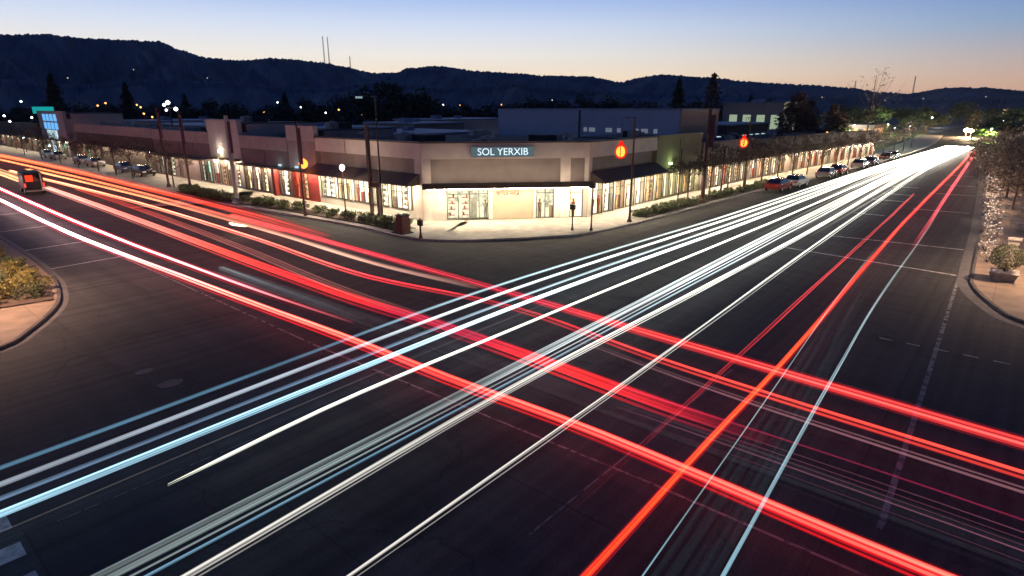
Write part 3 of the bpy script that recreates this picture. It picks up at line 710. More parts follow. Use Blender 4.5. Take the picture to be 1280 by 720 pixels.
TREES = [('conifer',42.4,181.3,17.0),('conifer',57.3,179.3,15.4),('broad',105.0,131.1,17.3),('conifer',158.8,75.8,16.8),('poplar',145.4,60.7,17.2),('broad',105.5,138.2,14.9),('broad',70.9,163.4,11.9),('broad',71.4,147.4,11.0),('broad',86.6,160.3,11.6),('broad',97.8,162.7,12.6),('broad',109.6,164.2,13.2),('broad',122.6,133.6,12.2),('broad',134.9,134.6,11.4),('broad',154.6,127.0,12.9),('broad',167.6,127.2,14.1),('broad',166.3,113.3,13.7),('broad',163.5,101.1,12.8),('broad',187.7,103.6,13.6),('conifer',71.1,178.5,12.8),('broad',53.8,198.8,10.8),('conifer',94.1,167.0,13.5),('broad',45.7,239.0,10.4),('broad',74.5,205.3,11.4),('broad',141.3,127.1,12.3),('broad',189.8,70.3,10.9),('broad',185.8,59.6,11.7),('broad',163.5,39.6,6.5),('broad',193.4,4.5,9.1),('broad',341.5,62.1,8.8),('broad',386.6,55.5,10.3),('broad',395.0,45.7,9.5),('broad',356.0,75.9,11.1),('conifer',202.1,71.3,13.4),('broad',209.6,93.4,12.7),('broad',132.1,153.3,14.9),('broad',225.9,89.7,11.8)]
for i, (k, x, y, h) in enumerate(TREES):
    if i == 0: lab, g = 'tall dark conifer behind the floodlit building at far left', None
    elif i == 1: lab, g = 'dark conifer under the amber lamps, second tall one from the left', None
    elif i == 2: lab, g = 'huge dark round tree rising behind the street lamp left of centre', None
    elif i == 3: lab, g = 'broad dark conifer above the blue hall', None
    elif i == 4: lab, g = 'tall narrow dark tree at the tan end of the blue hall', None
    else: lab, g = 'dark tree in the far belt behind the shop roofs', 'dark trees behind the town roofs'
    h *= 1.18 if i == 2 else (1.1 if k == 'broad' else 1.0)
    key = k if k != 'broad' else 'broad%d' % (i % 3)
    tree(key, x, y, h, {'broad':'tree','conifer':'conifer_tree','poplar':'poplar_tree'}[k], lab, g, w=1.25 if k == 'broad' else 1.0)
for i in range(46):      # the belt goes on behind the first trees
    az = 88-i*1.95+rnd.uniform(-.6,.6); r = rnd.uniform(215,330); h = rnd.uniform(8.5,13.5)
    tree('broad%d' % (i % 3), r*math.cos(R(az)), r*math.sin(R(az)), h, 'tree', 'dark tree in the far belt behind the shop roofs', 'dark trees behind the town roofs', w=1.5)
PL = ['tall brown poplar right of the two-storey building','slim brown poplar beside the tallest brown one','short brown poplar in front of the two-storey building','reddish pointed poplar lit from below','smaller reddish poplar right of the lit pointed one','thin reddish poplar above the green lit tree','distant slim poplar at the right edge']
for i, (x, y, h) in enumerate([(132.6,37.2,12.3),(137.3,36.3,10.8),(134.9,39.2,10.4),(140.0,32.2,10.2),(148,32.0,8.6),(237.4,14.6,8.6),(257.0,7.1,7.8)]):
    tree('poplar', x, y, h, 'poplar_tree', PL[i], w=(2.0 if i < 3 else 1.5))
for i, (x, y, h) in enumerate([(236.6,46.3,6.4),(262,49,6.0),(222,43,6.0),(205,44,6.5),(181,40,6.0),(252,43,5.6),(300,40,7)]):
    tree('green', x, y, h, 'lamplit_tree', 'yellow-green tree lit by lamps beyond the far shops', 'green lamplit trees far down the road')
tree('green', 214.5, 10.2, 5.0, 'lamplit_tree', 'bright green tree lit from inside at the right edge')
tree('tallbare', 155.7, 28.5, 21.5, 'bare_tree', 'very tall sparse bare tree standing out against the sky')
# bare street trees along both pavements
k = 0
for x, y, h in [(57.5,25.6,6.0),(62.5,25.4,6.4),(67,25.2,7),(72,25,6.6),(77,24.8,7.2),(82.5,24.6,6.6),(88,24.3,7),(94,24,6.4),(100,23.6,7),(107,23.2,6.5),(114,22.9,7),(121,22.5,6.4),(129,22,7),(138,21.8,7),(148,21.6,7),(160,21.6,7),(174,22,7)]:
    tree('street' if k % 2 else 'street1', x, y, h, 'street_tree', 'thin-leaved brown street tree on the right-hand shop pavement', 'street trees along the right shop row'); k += 1
for x, y, h in [(28.3,78,6.0),(28.4,92,6.4),(28.5,99,6),(28.6,107,6.4),(28.6,117,6),(28.8,128,6.4),(28.8,140,6.6),(29,154,7)]:
    tree('street' if k % 2 else 'street1', x, y, h, 'street_tree', 'thin-leaved brown street tree on the left-hand shop pavement', 'street trees along the left shop row'); k += 1
for x, y, h in [(74,.2,5.2),(84,1.0,5.6),(93,1.6,5.6),(103,2.2,6.4),(114,3,6.4),(126,3.6,6.6),(140,4.6,6.8),(97,-4,7.5),(112,-3.5,8.5),(128,-2,8),(150,1,8),(86,-5,6.5)]:
    tree('brown', x, y, h, 'street_tree', 'brown leafy tree along the near right pavement', 'trees along the near right pavement', w=1.15); k += 1
# shrubs
def shrub_mesh(seed, mat, n=420, s=.055):
    r = random.Random(seed); vs, fs = [], []
    cl = [(Vector((r.uniform(-.4,.4), r.uniform(-.4,.4), r.uniform(.12,.5))), r.uniform(.14,.28)) for _ in range(9)]
    for k in range(n):
        c, cr = cl[r.randrange(9)]
        d = Vector((r.gauss(0,1), r.gauss(0,1), r.gauss(0,1))).normalized()*cr*r.random()**.35; p = c+d
        p.z = max(.02, p.z); leaf(vs, fs, p, s*r.uniform(.7,1.5), r)
    return mesh_of('foliage', vs, fs, mat)
def twig_mesh(seed):
    b = MB(); r = random.Random(seed)
    for k in range(9): b.tube((0,0,0), (r.uniform(-.4,.4), r.uniform(-.4,.4), r.uniform(.3,.6)), .018, .006, 4, cap=False)
    return b.build('stem', M_BARK, mesh_only=True)
SM = [shrub_mesh(1,M_SHRUB), shrub_mesh(2,M_SHRUB), shrub_mesh(3,M_SHRUBY,900,.04), shrub_mesh(4,M_BLOSSOM,300,.05), shrub_mesh(5,M_SHRUB,1200,.035)]
TW = twig_mesh(1)
def shrub(m, x, y, z, s, label, group=None, sz=1):
    o = empty('shrub', (x,y,z), rnd.uniform(0,6.28), label=label, cat='shrub', group=group)
    for nm, me in (('foliage', SM[m]), ('stem', TW)):
        c = bpy.data.objects.new(nm, me); COL.objects.link(c); c.parent = o; c.scale = (s,s,s*sz)
    return o
b = MB()
bedL = smoothed([Vector(p) for p in [(27.0,74),(26.9,67),(28.0,56),(29.1,42),(29.0,36.5)]], 6); strip(b, bedL, offset(bedL, 1.7), .10, .20)
bedR = smoothed([Vector(p) for p in [(47,24.7),(55,24.4),(67.3,24.1),(79,23.6)]], 6); strip(b, bedR, offset(bedR, 1.4), .10, .20)
bedI = smoothed([Vector(p) for p in [(6.6,36.2),(7.0,39),(7.1,43),(7.3,50),(7.4,62)]], 6); strip(b, bedI, offset(bedI, 4.6), .10, .20)
struct(b, 'planting_bed', M_SOIL, 'soil strips behind the kerbs')
for i in range(62):
    t = (i+.5)/62; p = bedL[int(t*(len(bedL)-1))]; q = rnd.uniform(.35,1.35)
    shrub(rnd.randrange(2), p.x+q, p.y+rnd.uniform(-.5,.5), .16, rnd.uniform(1.0,1.5), 'low green shrub in the planting strip left of the corner', 'shrubs in the left planting strip')
for i in range(44):
    t = (i+.5)/44; p = bedR[int(t*(len(bedR)-1))]; q = rnd.uniform(.3,1.1)
    shrub(rnd.randrange(2), p.x+rnd.uniform(-.5,.5), p.y+q, .16, rnd.uniform(.9,1.4), 'low green shrub in the planting strip right of the corner', 'shrubs in the right planting strip')
for i, (x, y, s) in enumerate([(6.1,37.6,1.25),(5.2,38.6,1.4),(6.2,40.2,1.3),(5.2,41.3,1.3),(6.0,43.0,1.4),(5.0,44.4,1.5),(6.2,46,1.3),(5.2,47.8,1.4),(4.4,40,1.3),(4.2,43,1.4),(4.3,37.4,1.1),(6.4,49.5,1.4),(5.4,51,1.3),(6.5,53,1.3),(3.4,41.5,1.3),(3.3,44.5,1.4),(6.6,38.9,1.2),(6.7,41.8,1.2),(6.7,44.6,1.3)]):
    shrub(2 if i % 3 else 4, x, y, .16, s, 'bushy yellow-green shrub on the near left corner', 'shrubs on the near left corner')
for i in range(30):
    x = 47+i*1.9; y = .6+(x-47)*.045+rnd.uniform(-.25,.25)
    o = shrub(3, x, y, .14, rnd.uniform(.85,1.15)*(1+i*.02), 'pale shrub strung with tiny white lights along the near right kerb', 'pale lit shrubs along the near right kerb')
    b = MB(); r = random.Random(i)
    for k in range(5):
        c = Vector((r.uniform(-.45,.45), r.uniform(-.45,.45), r.uniform(.3,.85))); q = .03+.0012*i
        b.box(c.x-q,c.x+q,c.y-q,c.y+q,c.z-q,c.z+q)
    f_ = b.build('fairy_light', E_FAIRY, o); f_['kind'] = 'stuff'
    if i % 4 == 1: pt_light(f_, (0,-.6,1.5), 90+8*i, (1,.68,.48), .3)  # added warm light without a fitting, brightening shrubs and trees
pot = empty('planter_pot', (42.6,-.2,.14), label='pale square planter under the round bush at the right corner', cat='planter')
b = MB(); b.add([(-.5,-.5,0),(.5,-.5,0),(.5,.5,0),(-.5,.5,0),(-.62,-.62,.42),(.62,-.62,.42),(.62,.62,.42),(-.62,.62,.42)], [(0,3,2,1),(0,1,5,4),(1,2,6,5),(2,3,7,6),(3,0,4,7),(4,5,6,7)]); b.build('pot', M_KERB, pot)
b = MB(); b.box(-.66,.66,-.66,.66,.423,.50); b.build('rim', M_KERB, pot)
r = random.Random(9); vs, fs = [], []
for k in range(2600):
    d = Vector((r.gauss(0,1), r.gauss(0,1), r.gauss(0,1))).normalized()*(.82*r.random()**.2)
    leaf(vs, fs, Vector((d.x, d.y, d.z*.9+.85)), .05, r)
bush = empty('round_bush', (42.6,-.2,.62), label='clipped round green bush in the planter at the right corner', cat='bush')
c = bpy.data.objects.new('foliage', mesh_of('foliage', vs, fs, MATS['shrub_leaves'])); COL.objects.link(c); c.parent = bush
b = MB(); b.tube((0,0,0),(0,0,.5),.06,.04,6); b.build('stem', M_BARK, bush)

# ------------------------------------------------------------------ street furniture
def lathe_pole(b, h, r0, r1): b.lathe([(r0*2.2,0),(r0*2.2,.12),(r0*1.3,.25),(r0,.5),(r1,h)], n=10)
def place(o, x, y, rz=0): o.location = (x,y,.14); o.rotation_euler = (0,0,rz)
sl = empty('street_lamp', (33.2,44.6,.14), label='tall grey street lamp with curved arm left of the corner store sign', cat='street lamp')
sl.location = (31.2,41.3,.14)
b = MB(); lathe_pole(b, 10.2, .09, .05); b.build('pole', M_FRAME, sl)
b = MB(); b.tube((0,0,10.1),(-.25,.3,10.3),.035,.03,8); b.tube((-.25,.3,10.3),(-.75,.85,10.25),.03,.03,8); b.build('arm', M_FRAME, sl)
b = MB(); b.box(-1.15,-.70,.72,1.05,10.05,10.2); b.build('lamp_head', emit('dim_lamp', (.6,.8,.9), .35), sl)
gate = empty('sign_post', (30.6,41.9,.14), label='dark red twin-post sign frame on a slab beside the tall lamp', cat='sign post')
b = MB(); b.box(-.13,.13,-.13,.13,.12,8.0); b.build('post', M_POLE, gate)
b = MB(); b.box(-.12,.12,-1.15,-.9,.12,3.4); b.build('post', M_POLE, gate)
b = MB(); b.box(-.7,.7,-1.8,.8,0,.12); b.build('base', M_ROOF, gate)
b = MB(); b.box(-.06,.06,-.9,-.14,2.9,3.3); b.build('crossbar', M_POLE, gate)
bx = empty('litter_bin', (29.0,35.9,.14), label='dark red square litter bin on the corner kerb', cat='litter bin')
b = MB(); b.add([(-.42,-.42,.08),(.42,-.42,.08),(.42,.42,.08),(-.42,.42,.08),(-.34,-.34,1.35),(.34,-.34,1.35),(.34,.34,1.35),(-.34,.34,1.35)], [(0,3,2,1),(0,1,5,4),(1,2,6,5),(2,3,7,6),(3,0,4,7),(4,5,6,7)]); b.build('body', M_BRICKR, bx)
b = MB(); b.box(-.42,.42,-.42,.42,1.353,1.45); b.box(-.3,.3,-.3,.3,1.451,1.52); b.build('lid', M_BLACK, bx)
b = MB(); b.box(-.55,.55,-.55,.75,0,.078); b.build('base', M_BLACK, bx)
def post(x, y, h, label, r=.06, mat=None, name='signal_post', head=True, group=None):
    o = empty(name, (x,y,.14), label=label, cat='post', group=group)
    b = MB(); lathe_pole(b, h, r, r*.8); b.build('pole', mat or M_POLE, o)
    if head:
        b = MB(); b.box(-.12,.12,-.2,.2,h-.55,h-.15); b.build('push_button_box', M_BLACK, o)
    return o
post(28.6,33.4,1.5,'short dark post on the kerb right of the litter bin')
post(39.3,25.3,3.9,'slim dark red post on the kerb at the right end of the cut corner',.06)
post(38.4,26.5,2.2,'short dark post just left of the slim dark red one',.05)
post(54.6,25.3,5.6,'slim dark post in front of the olive shop',.07,head=False)
def lantern_lamp(x, y, h, arm, ztop, label1, label2, rr):
    o = empty('lamp_post', (x,y,.14), label=label1, cat='lamp post')
    b = MB(); lathe_pole(b, h, .10, .06); b.build('pole', M_POLE, o)
    b = MB(); b.tube((0,0,h-.05),(arm[0],arm[1],h-.05),.04,.03,6); b.tube((0,0,h-.8),(arm[0]*.6,arm[1]*.6,h-.08),.025,.02,6); b.build('arm', M_POLE, o)
    l = empty('hanging_ornament', (x+arm[0], y+arm[1], ztop), label=label2, cat='ornament', group='glowing red ornaments over the pavement')
    b = MB(); b.tube((0,0,h+.09-ztop),(0,0,.7*rr),.02,.02,5); b.build('cord', M_POLE, l)
    b = MB(); b.lathe([(.04,.75*rr),(.22*rr,.55*rr),(.30*rr,.25*rr)], n=14); b.build('cap', E_ORNR, l)
    b = MB()      # cage of ribs round a glowing heart
    for k in range(7):
        a = k*math.pi*2/7; prev = None
        for t in range(9):
            u = -math.pi/2+math.pi*t/8; p = (.62*rr*math.cos(u)*math.cos(a), .62*rr*math.cos(u)*math.sin(a), -.35*rr+.68*rr*math.sin(u))
            if prev: b.tube(prev, p, .045*rr, .045*rr, 5, cap=False)
            prev = p
    b.build('cage', E_ORNR, l)
    b = MB(); b.lathe([(.05,-.9*rr),(.36*rr,-.72*rr),(.5*rr,-.35*rr),(.36*rr,0),(.05,.2*rr)], n=14); b.build('heart', E_ORN, l)
    pt_light(l, (0,0,-.35), 25, (1,.15,.05), .4)
    return o
lantern_lamp(44.6,24.9,8.6,(-1.0,.6),6.3,'lamp post carrying the larger red ornament right of the corner','large round red ornament glowing in front of the corner store fascia',.82)
lantern_lamp(69.2,24.2,8.3,(-.9,.2),6.0,'lamp post carrying the red ornament above the parked cars','glowing red ornament farther up the right shop row',.8)
def banner_pole(x, y, h, label, mat=None, w=.16, banner=True, wid=.5):
    o = empty('banner_pole', (x,y,.14), label=label, cat='pole')
    b = MB(); b.lathe([(w*1.8,0),(w*1.8,.3),(w,.5),(w*.8,h)], n=10); b.build('pole', mat or M_POLE, o)
    if banner:
        b = MB(); b.box(-.03,.03,-wid-.16,-.16,h-3.6,h-.6); b.build('banner', M_BANNER, o)
        b = MB(); b.tube((0,0,h-.58),(0,-wid-.2,h-.58),.025,.025,6); b.tube((0,0,h-3.62),(0,-wid-.2,h-3.62),.025,.025,6); b.build('bracket', M_POLE, o)
    return o
banner_pole(27.8,60.8,8.6,'thick grey pole with dark banner left of the mauve shops',M_GREYP,.24)
banner_pole(28.2,48.6,8.2,'thin pole with narrow dark banner in front of the corner store left side',w=.09,wid=.35)
banner_pole(58.6,24.5,9.2,'thick dark red pole with banner right of the olive shop',w=.2,wid=.45)
banner_pole(63.6,24.6,5.4,'short dark banner pole between the street trees',w=.10,banner=False)
banner_pole(28.2,79.3,9.4,'tall dark pole carrying lamps among the left shops',w=.14)
banner_pole(28.4,73.5,9.0,'dark pole in front of the pale block shop',w=.14,wid=.4)
gl = empty('globe_lamp', (30.9,46.3,.14), label='short lamp post with small glowing globe before the left windows', cat='street lamp')
b = MB(); lathe_pole(b, 3.9, .06, .05); b.build('pole', M_POLE, gl)
b = MB(); b.lathe([(.05,3.9),(.2,4.05),(.24,4.22),(.2,4.4),(.04,4.52)], n=12); b.build('globe', emit('globe_light',(1,.7,.6),4), gl)
pt_light(gl, (-.5,0,4.3), 260, (1,.78,.6), .25)
# near corner lamps that light the two kerbs (posts stand just outside the picture)
def near_lamp(x, y, ax, ay, e, col, label, cone=152):
    o = empty('street_lamp', (x,y,.14), label=label, cat='street lamp')
    b = MB(); lathe_pole(b, 7.6, .10, .07); b.build('pole', M_POLE, o)
    b = MB(); b.tube((0,0,7.5),(ax,ay,7.9),.05,.04,8); b.build('arm', M_POLE, o)
    b = MB(); b.box(ax-.25,ax+.25,ay-.15,ay+.15,7.85,7.97); b.build('lamp_head', M_POLE, o)
    b = MB(); b.box(ax-.2,ax+.2,ay-.1,ay+.1,7.82,7.845); b.build('lamp_lens', E_AMBER, o)
    d = bpy.data.lights.new('lamp_glow', 'SPOT'); d.energy = e; d.color = col; d.shadow_soft_size = .2; d.spot_size = R(cone); d.spot_blend = 1.0
    q = bpy.data.objects.new('lamp_glow', d); COL.objects.link(q); q.location = (ax,ay,7.6); q.parent = o
near_lamp(1.0, 38, 1.0, 0, 11000, (1,.60,.42), 'amber street lamp on the near left corner pavement')
near_lamp(43.5, -3.6, 0, .6, 7000, (1,.66,.45), 'amber street lamp on the near right corner pavement')

# street name sign, lit teal, at far left
ss = empty('lit_sign', (35.6,163,0), label='teal lit sign board on a tall pole at far left', cat='sign')
b = MB(); b.tube((0,0,0),(0,0,8.2),.15,.12,8); b.build('pole', M_POLE, ss)
b = MB(frame(0,0,1,-1)); b.box(-2.1,2.1,-.15,.15,8.2,9.6); b.build('sign_board', E_TEAL, ss)
b = MB(frame(0,0,1,-1)); b.box(-.4,.6,-.1,.16,6.0,7.4); b.build('small_sign', emit('yellow_sign',(.8,.75,.05),.8), ss)
# lamp fittings: parking lot mast and scattered far lamps
def far_lamp(x, y, z, mat, r, label, group=None, e=0, col=None):
    o = empty('street_lamp', (x,y,0), label=label, cat='street lamp', group=group)
    z = max(z, 2.2)
    b = MB(); b.tube((0,0,0),(0,0,z-.2),.09,.06,6); b.build('pole', M_POLE, o)
    b = MB(); b.lathe([(.02,-r),(r*.8,-r*.55),(r,0),(r*.8,r*.55),(.02,r)], (0,0,z), 10); b.build('lamp', mat, o)
    if e: pt_light(o, (0,0,z-.5-r), e, col, .3)
    return o
for az_, el_, r_ in ((71.5,2.9,1180),(75.8,2.2,1050),(66.4,2.4,1150),(9.5,.62,1000),(7.0,.75,1050),(3.2,.85,1080),(1.5,.7,1000),(14,.9,1050)):
    z_ = math.tan(R(el_))*r_+9.5; o = empty('hillside_lamp', (r_*.82*math.cos(R(az_)), r_*.82*math.sin(R(az_)), z_*.82), label='tiny pale lamp of a house on the dark hillside', cat='lamp', group='house lamps on the hills')
    b = MB(); b.tube((0,0,-22),(0,0,-.5),.12,.1,5); b.build('pole', M_POLE, o)
    b = MB(); b.lathe([(.02,-.55),(.45,-.3),(.55,0),(.45,.3),(.02,.55)], n=8); b.build('lamp', emit('hill_lamp',(1,.85,.7),1.2) if 'hill_lamp' not in MATS else MATS['hill_lamp'], o)
mast = empty('floodlight_mast', (44.2,118,0), label='mast with a cluster of bright white floodlights over the left roofs', cat='floodlight')
b = MB(); b.tube((0,0,0),(0,0,10.0),.14,.09,8); b.tube((-.4,-2.8,9.4),(.3,2.8,9.4),.05,.05,6); b.build('pole', M_POLE, mast)
for dy, z, rr_ in ((-2.7,9.2,.34),(2.2,9.9,.28),(.4,10.3,.38),(1.6,9.0,.22)):
    b = MB(); b.lathe([(.02,-rr_),(rr_*.8,-rr_*.5),(rr_,0),(rr_*.8,rr_*.5),(.02,rr_)], (0,dy,z), 10); b.build('floodlight', E_WHITE, mast)
LAMPS = [('a',63.6,218.1,10.7),('a',65.2,231.6,10.0),('a',55.6,165.8,9.5),('a',62.4,188.7,10.1),('a',52.2,154.4,8.1),('a',52.6,150.9,7.4),('w',107.8,181.8,9.5),('w',116.3,187.2,9.2),('a',104,155.1,8.8),('w',98.0,152.6,8.0),('w',151.4,161.5,10.3),('a',155.3,156.9,10.3),('a',172.4,152.3,10.4),('w',33.8,191.4,7.5),('w',32.2,177.9,6.4),('w',38.1,186.3,7.1),('w',44.4,225.2,11.1),('w',31.6,165.5,3.2),('w',30.3,139.8,2.6),('a',113,145.4,6.9),('w',110.6,136.8,5.9),('a',94.9,181.4,8.1),('a',91.5,200.9,7.5),('w',206.0,374.7,12.5),('g',262.8,46.5,4.6),('w',227.7,41.4,2.5),('g',254.8,40.4,3.6),('w',271.8,35.9,2.6),('g',179.0,36.8,3.6),('w',244.9,36.6,2.6),('w',202.1,40.5,4.4),('a',130.0,30.6,4.8),('w',276.8,60.8,3.4),('a',147.0,135.8,8.8),('a',137.8,162.0,8.7),('a',141.2,158.1,9.2),('w',240.7,180.1,12.5),('a',262.1,155.0,9.1),('w',318.8,88.7,9.5),('w',312.8,34.0,5.3),('w',294.3,9.5,4.9),('a',119.2,165.3,7.3),('w',363.7,36.1,3.5)]
LM = {'w': (E_WHITE,'distant white street lamp glowing among the dark trees','white lamps across the town'), 'a': (E_AMBER,'distant amber street lamp glowing among the dark trees','amber lamps across the town'), 'g': (E_GREEN,'green-white lamp among the far trees on the right','green lamps far down the road')}
for k, x, y, z in LAMPS:
    m, lab, g = LM[k]; d = math.hypot(x, y)
    near_e = {'g': 500, 'w': 120, 'a': 120}[k] if (x > 120 and y < 60) else 0
    far_lamp(x, y, z, m, d*.0011+.03, lab, g, near_e*14, {'g':(.75,1,.35),'w':(1,.9,.75),'a':(1,.55,.2)}[k])
far_lamp(214.5, 9.2, 3.8, E_GREEN, .35, 'bright green lamp inside the tree at the right edge', None, 14000, (.7,1,.3))
far_lamp(136, 29.0, 3.2, E_AMBER, .2, 'amber lamp at the foot of the reddish poplars', None, 14000, (1,.42,.15))
# radio masts on the ridge
def radio_mast(x, y, z0, z1, w, label):
    o = empty('radio_mast', (x,y,z0-12), label=label, cat='radio mast'); h = z1-z0+12; b = MB()
    for k in range(3):
        a = k*2.094; p = (w*math.cos(a), w*math.sin(a)); b.tube((p[0],p[1],0),(p[0]*.6,p[1]*.6,h),.30,.22,5)
    n = int(h/6)
    for j in range(n):
        for k in range(3):
            a, a2 = k*2.094, (k+1)*2.094; s0 = 1-.4*j/n; s1 = 1-.4*(j+1)/n
            b.tube((w*s0*math.cos(a),w*s0*math.sin(a),h*j/n),(w*s1*math.cos(a2),w*s1*math.sin(a2),h*(j+1)/n),.16,.16,4)
    b.build('lattice', M_GREYP, o)
for i, (x, y, z1, z0) in enumerate([(851.9,1312.2,169.2,113.0),(859.1,1303.8,167.4,113.0),(891.1,1266.4,125.4,100.5),(1675.1,348.3,71.7,50.0),(1767.0,240.8,82.6,39.0)]):
    s = 1500/math.hypot(x, y); radio_mast(x*s, y*s, z0*s, z1*s, 1.5, ['left one of the two tall radio masts side by side on the ridge','right one of the two tall radio masts side by side on the ridge','short radio mast right of the tall pair','small radio mast on the low ridge at right','slender radio mast at the far right of the ridge'][i])

# ------------------------------------------------------------------ vehicles
def car_meshes(paint):
    L, W = 4.4, 1.78
    prof = [(-2.2,.35),(-2.2,.78),(-2.05,.92),(-1.25,.98),(1.55,1.0),(2.1,.95),(2.2,.75),(2.2,.35)]
    b = MB(); n = len(prof)
    vs = []
    for y, k in ((-W/2,1),(W/2,1)):
        vs += [(x,y,z) for x, z in prof]
    b.add(vs, [tuple(range(n)), tuple(range(n,2*n))[::-1]]+[(i,n+i,n+(i+1)%n,(i+1)%n) for i in range(n)])
    body = b.build('body', paint, mesh_only=True)
    bm = bmesh.new(); bm.from_mesh(body); bmesh.ops.bevel(bm, geom=bm.edges[:], offset=.06, segments=2, affect='EDGES'); bmesh.ops.recalc_face_normals(bm, faces=bm.faces[:]); bm.to_mesh(body); bm.free()
    b = MB(); lo = [(-1.2,.97),(1.75,.99)]; hi = [(-.45,1.42),(1.15,1.44)]
    y0, y1 = W/2-.08, W/2-.26
    b.add([(lo[0][0],-y0,lo[0][1]),(lo[1][0],-y0,lo[1][1]),(lo[1][0],y0,lo[1][1]),(lo[0][0],y0,lo[0][1]),(hi[0][0],-y1,hi[0][1]),(hi[1][0],-y1,hi[1][1]),(hi[1][0],y1,hi[1][1]),(hi[0][0],y1,hi[0][1])],
          [(0,1,5,4),(1,2,6,5),(2,3,7,6),(3,0,4,7),(4,5,6,7),(0,3,2,1)])
    cab = b.build('window', M_CARGLASS, mesh_only=True)
    b = MB(); b.box(-.45,1.15,-y1-.02,y1+.02,1.43,1.48); roof = b.build('roof', paint, mesh_only=True)
    t = MB(); t.tube((0,-.1,0),(0,.1,0),.32,.32,16); tyre = t.build('tyre', M_TYRE, mesh_only=True)
    t = MB(); t.tube((0,-.115,0),(0,.115,0),.19,.19,10); rim = t.build('rim', M_RIM, mesh_only=True)
    hb = MB(); hb.box(-.05,.05,-.22,.22,-.08,.08); hl = hb.build('headlight', principled('headlight_glass',(.6,.6,.6),.15,.05,1) if 'headlight_glass' not in MATS else MATS['headlight_glass'], mesh_only=True)
    tl = hb.build('tail_light', M_REDP, mesh_only=True)
    return body, cab, roof, tyre, rim, hl, tl
def car(ms, x, y, rz, label, group, z=0.0):
    o = empty('parked_car', (x,y,z), R(rz), label=label, cat='car', group=group)
    def put(nm, me, loc, par=o):
        c = bpy.data.objects.new(nm, me); COL.objects.link(c); c.parent = par; c.location = loc; return c
    put('body', ms[0], (0,0,0)); put('window', ms[1], (0,0,0)); put('roof', ms[2], (0,0,0))
    for sx in (-1.35,1.35):
        for sy in (-.82,.82):
            w = put('wheel', ms[3], (sx,sy,.32)); put('rim', ms[4], (0,0,0), w)
    for sy in (-.6,.6): put('headlight', ms[5], (-2.2,sy,.72)); put('tail_light', ms[6], (2.2,sy,.78))
    return o
CM = {n: car_meshes(principled('paint_'+n, c, .25, .03, 1, coat=.6, metal=m)) for n, c, m in (('silver',(.26,.27,.28),.5),('white',(.40,.40,.39),0),('black',(.02,.02,.022),0),('red',(.25,.02,.02),0),('blue',(.05,.08,.15),.2))}
cols = ['silver','white','black','silver','red','white','silver','blue','white','black','silver','white']
for i in range(11):
    if i in (2,5,8): continue
    x = 74+i*6.3+rnd.uniform(-.9,.9); c = 'red' if i == 0 else cols[i]
    lab = 'red car parked under the farther red ornament' if i == 0 else '%s car parked at the kerb of the right shop row' % c
    car(CM[c], x, 21.7-(x-74)*.028+(.35 if i == 0 else 0), 178, lab, None if i == 0 else '%s cars parked along the right shop row' % c)
for i in range(8):
    if i in (2,5): continue
    c = cols[(i*5+2) % 12]
    car(CM[c], 31.0, 96+i*7.1+rnd.uniform(-.4,.4), 90, '%s car parked in front of the far left shops' % c, '%s cars parked before the left shops' % c, .14)
for i in range(5):
    c = ['silver','black','white','red','silver'][i]
    car(CM[c], 76+i*9, -7.5+i*.5, 175, '%s car parked beyond the near right trees' % c, '%s cars parked beyond the near right trees' % c)
for i, (x, y) in enumerate([(246,15.5),(252,17.2)]):
    far_lamp(x, y, 1.8, E_YEL, .75, ['amber vehicle lamp at the far end of the road','bright yellow lamp at the far end of the road'][i], None, 26000, (1,.62,.32))  # lamp spheres oversized to imitate their glow
for i, (x, y, l) in enumerate([(62,-1.6,'pale stone bench nearest the round bush'),(72,-1.9,'pale stone bench behind the nearer one'),(88,-2.4,'farthest pale stone bench by the right pavement')]):
    o = empty('stone_bench', (x,y,.14), label=l, cat='bench')
    b = MB(); b.box(-.3,.3,-1.6,1.6,.38,.5); b.build('seat', M_KERB, o)
    for yy in (-1.2,1.2): b = MB(); b.box(-.25,.25,yy-.15,yy+.15,0,.378); b.build('leg', M_KERB, o)
o = empty('stone_pillar', (47.6,-.35,.14), label='pale square stone pillar beside the lit shrubs at right', cat='pillar')
b = MB(); b.box(-.28,.28,-.28,.28,.1,1.5); b.build('shaft', M_CREAM2, o); b = MB(); b.box(-.35,.35,-.35,.35,1.503,1.6); b.build('cap', M_CREAM2, o); b = MB(); b.box(-.34,.34,-.34,.34,0,.098); b.build('base', M_CREAM2, o)
# boxy van seen from behind
van = empty('delivery_van', (16.3,85.3,0), R(-4), label='dark boxy van seen from behind among the orange light trails', cat='van')
VP = principled('van_paint', (.010,.011,.013), .6, .1, 1)
b = MB(); b.box(-1.05,1.05,0,4.4,.42,2.55); bo = b.build('body', VP, van)
bm = bmesh.new(); bm.from_mesh(bo.data); bmesh.ops.bevel(bm, geom=bm.edges[:], offset=.12, segments=3, affect='EDGES'); bm.to_mesh(bo.data); bm.free()
b = MB(); b.add([(-1,4.35,.45),(1,4.35,.45),(1,5.5,.45),(-1,5.5,.45),(-1,4.35,2.2),(1,4.35,2.2),(.95,4.7,2.1),(-.95,4.7,2.1),(1,5.5,1.1),(-1,5.5,1.1)], [(0,1,2,3),(4,7,6,5),(6,7,9,8),(9,3,2,8),(0,4,5,1),(0,3,9,7,4),(1,5,6,8,2)]); b.build('cab', VP, van)
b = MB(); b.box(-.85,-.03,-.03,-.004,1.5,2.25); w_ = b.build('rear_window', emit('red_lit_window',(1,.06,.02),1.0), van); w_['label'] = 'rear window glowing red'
b = MB(); b.box(.03,.66,-.03,-.004,1.5,2.25); b.build('rear_window', M_CARGLASS, van)
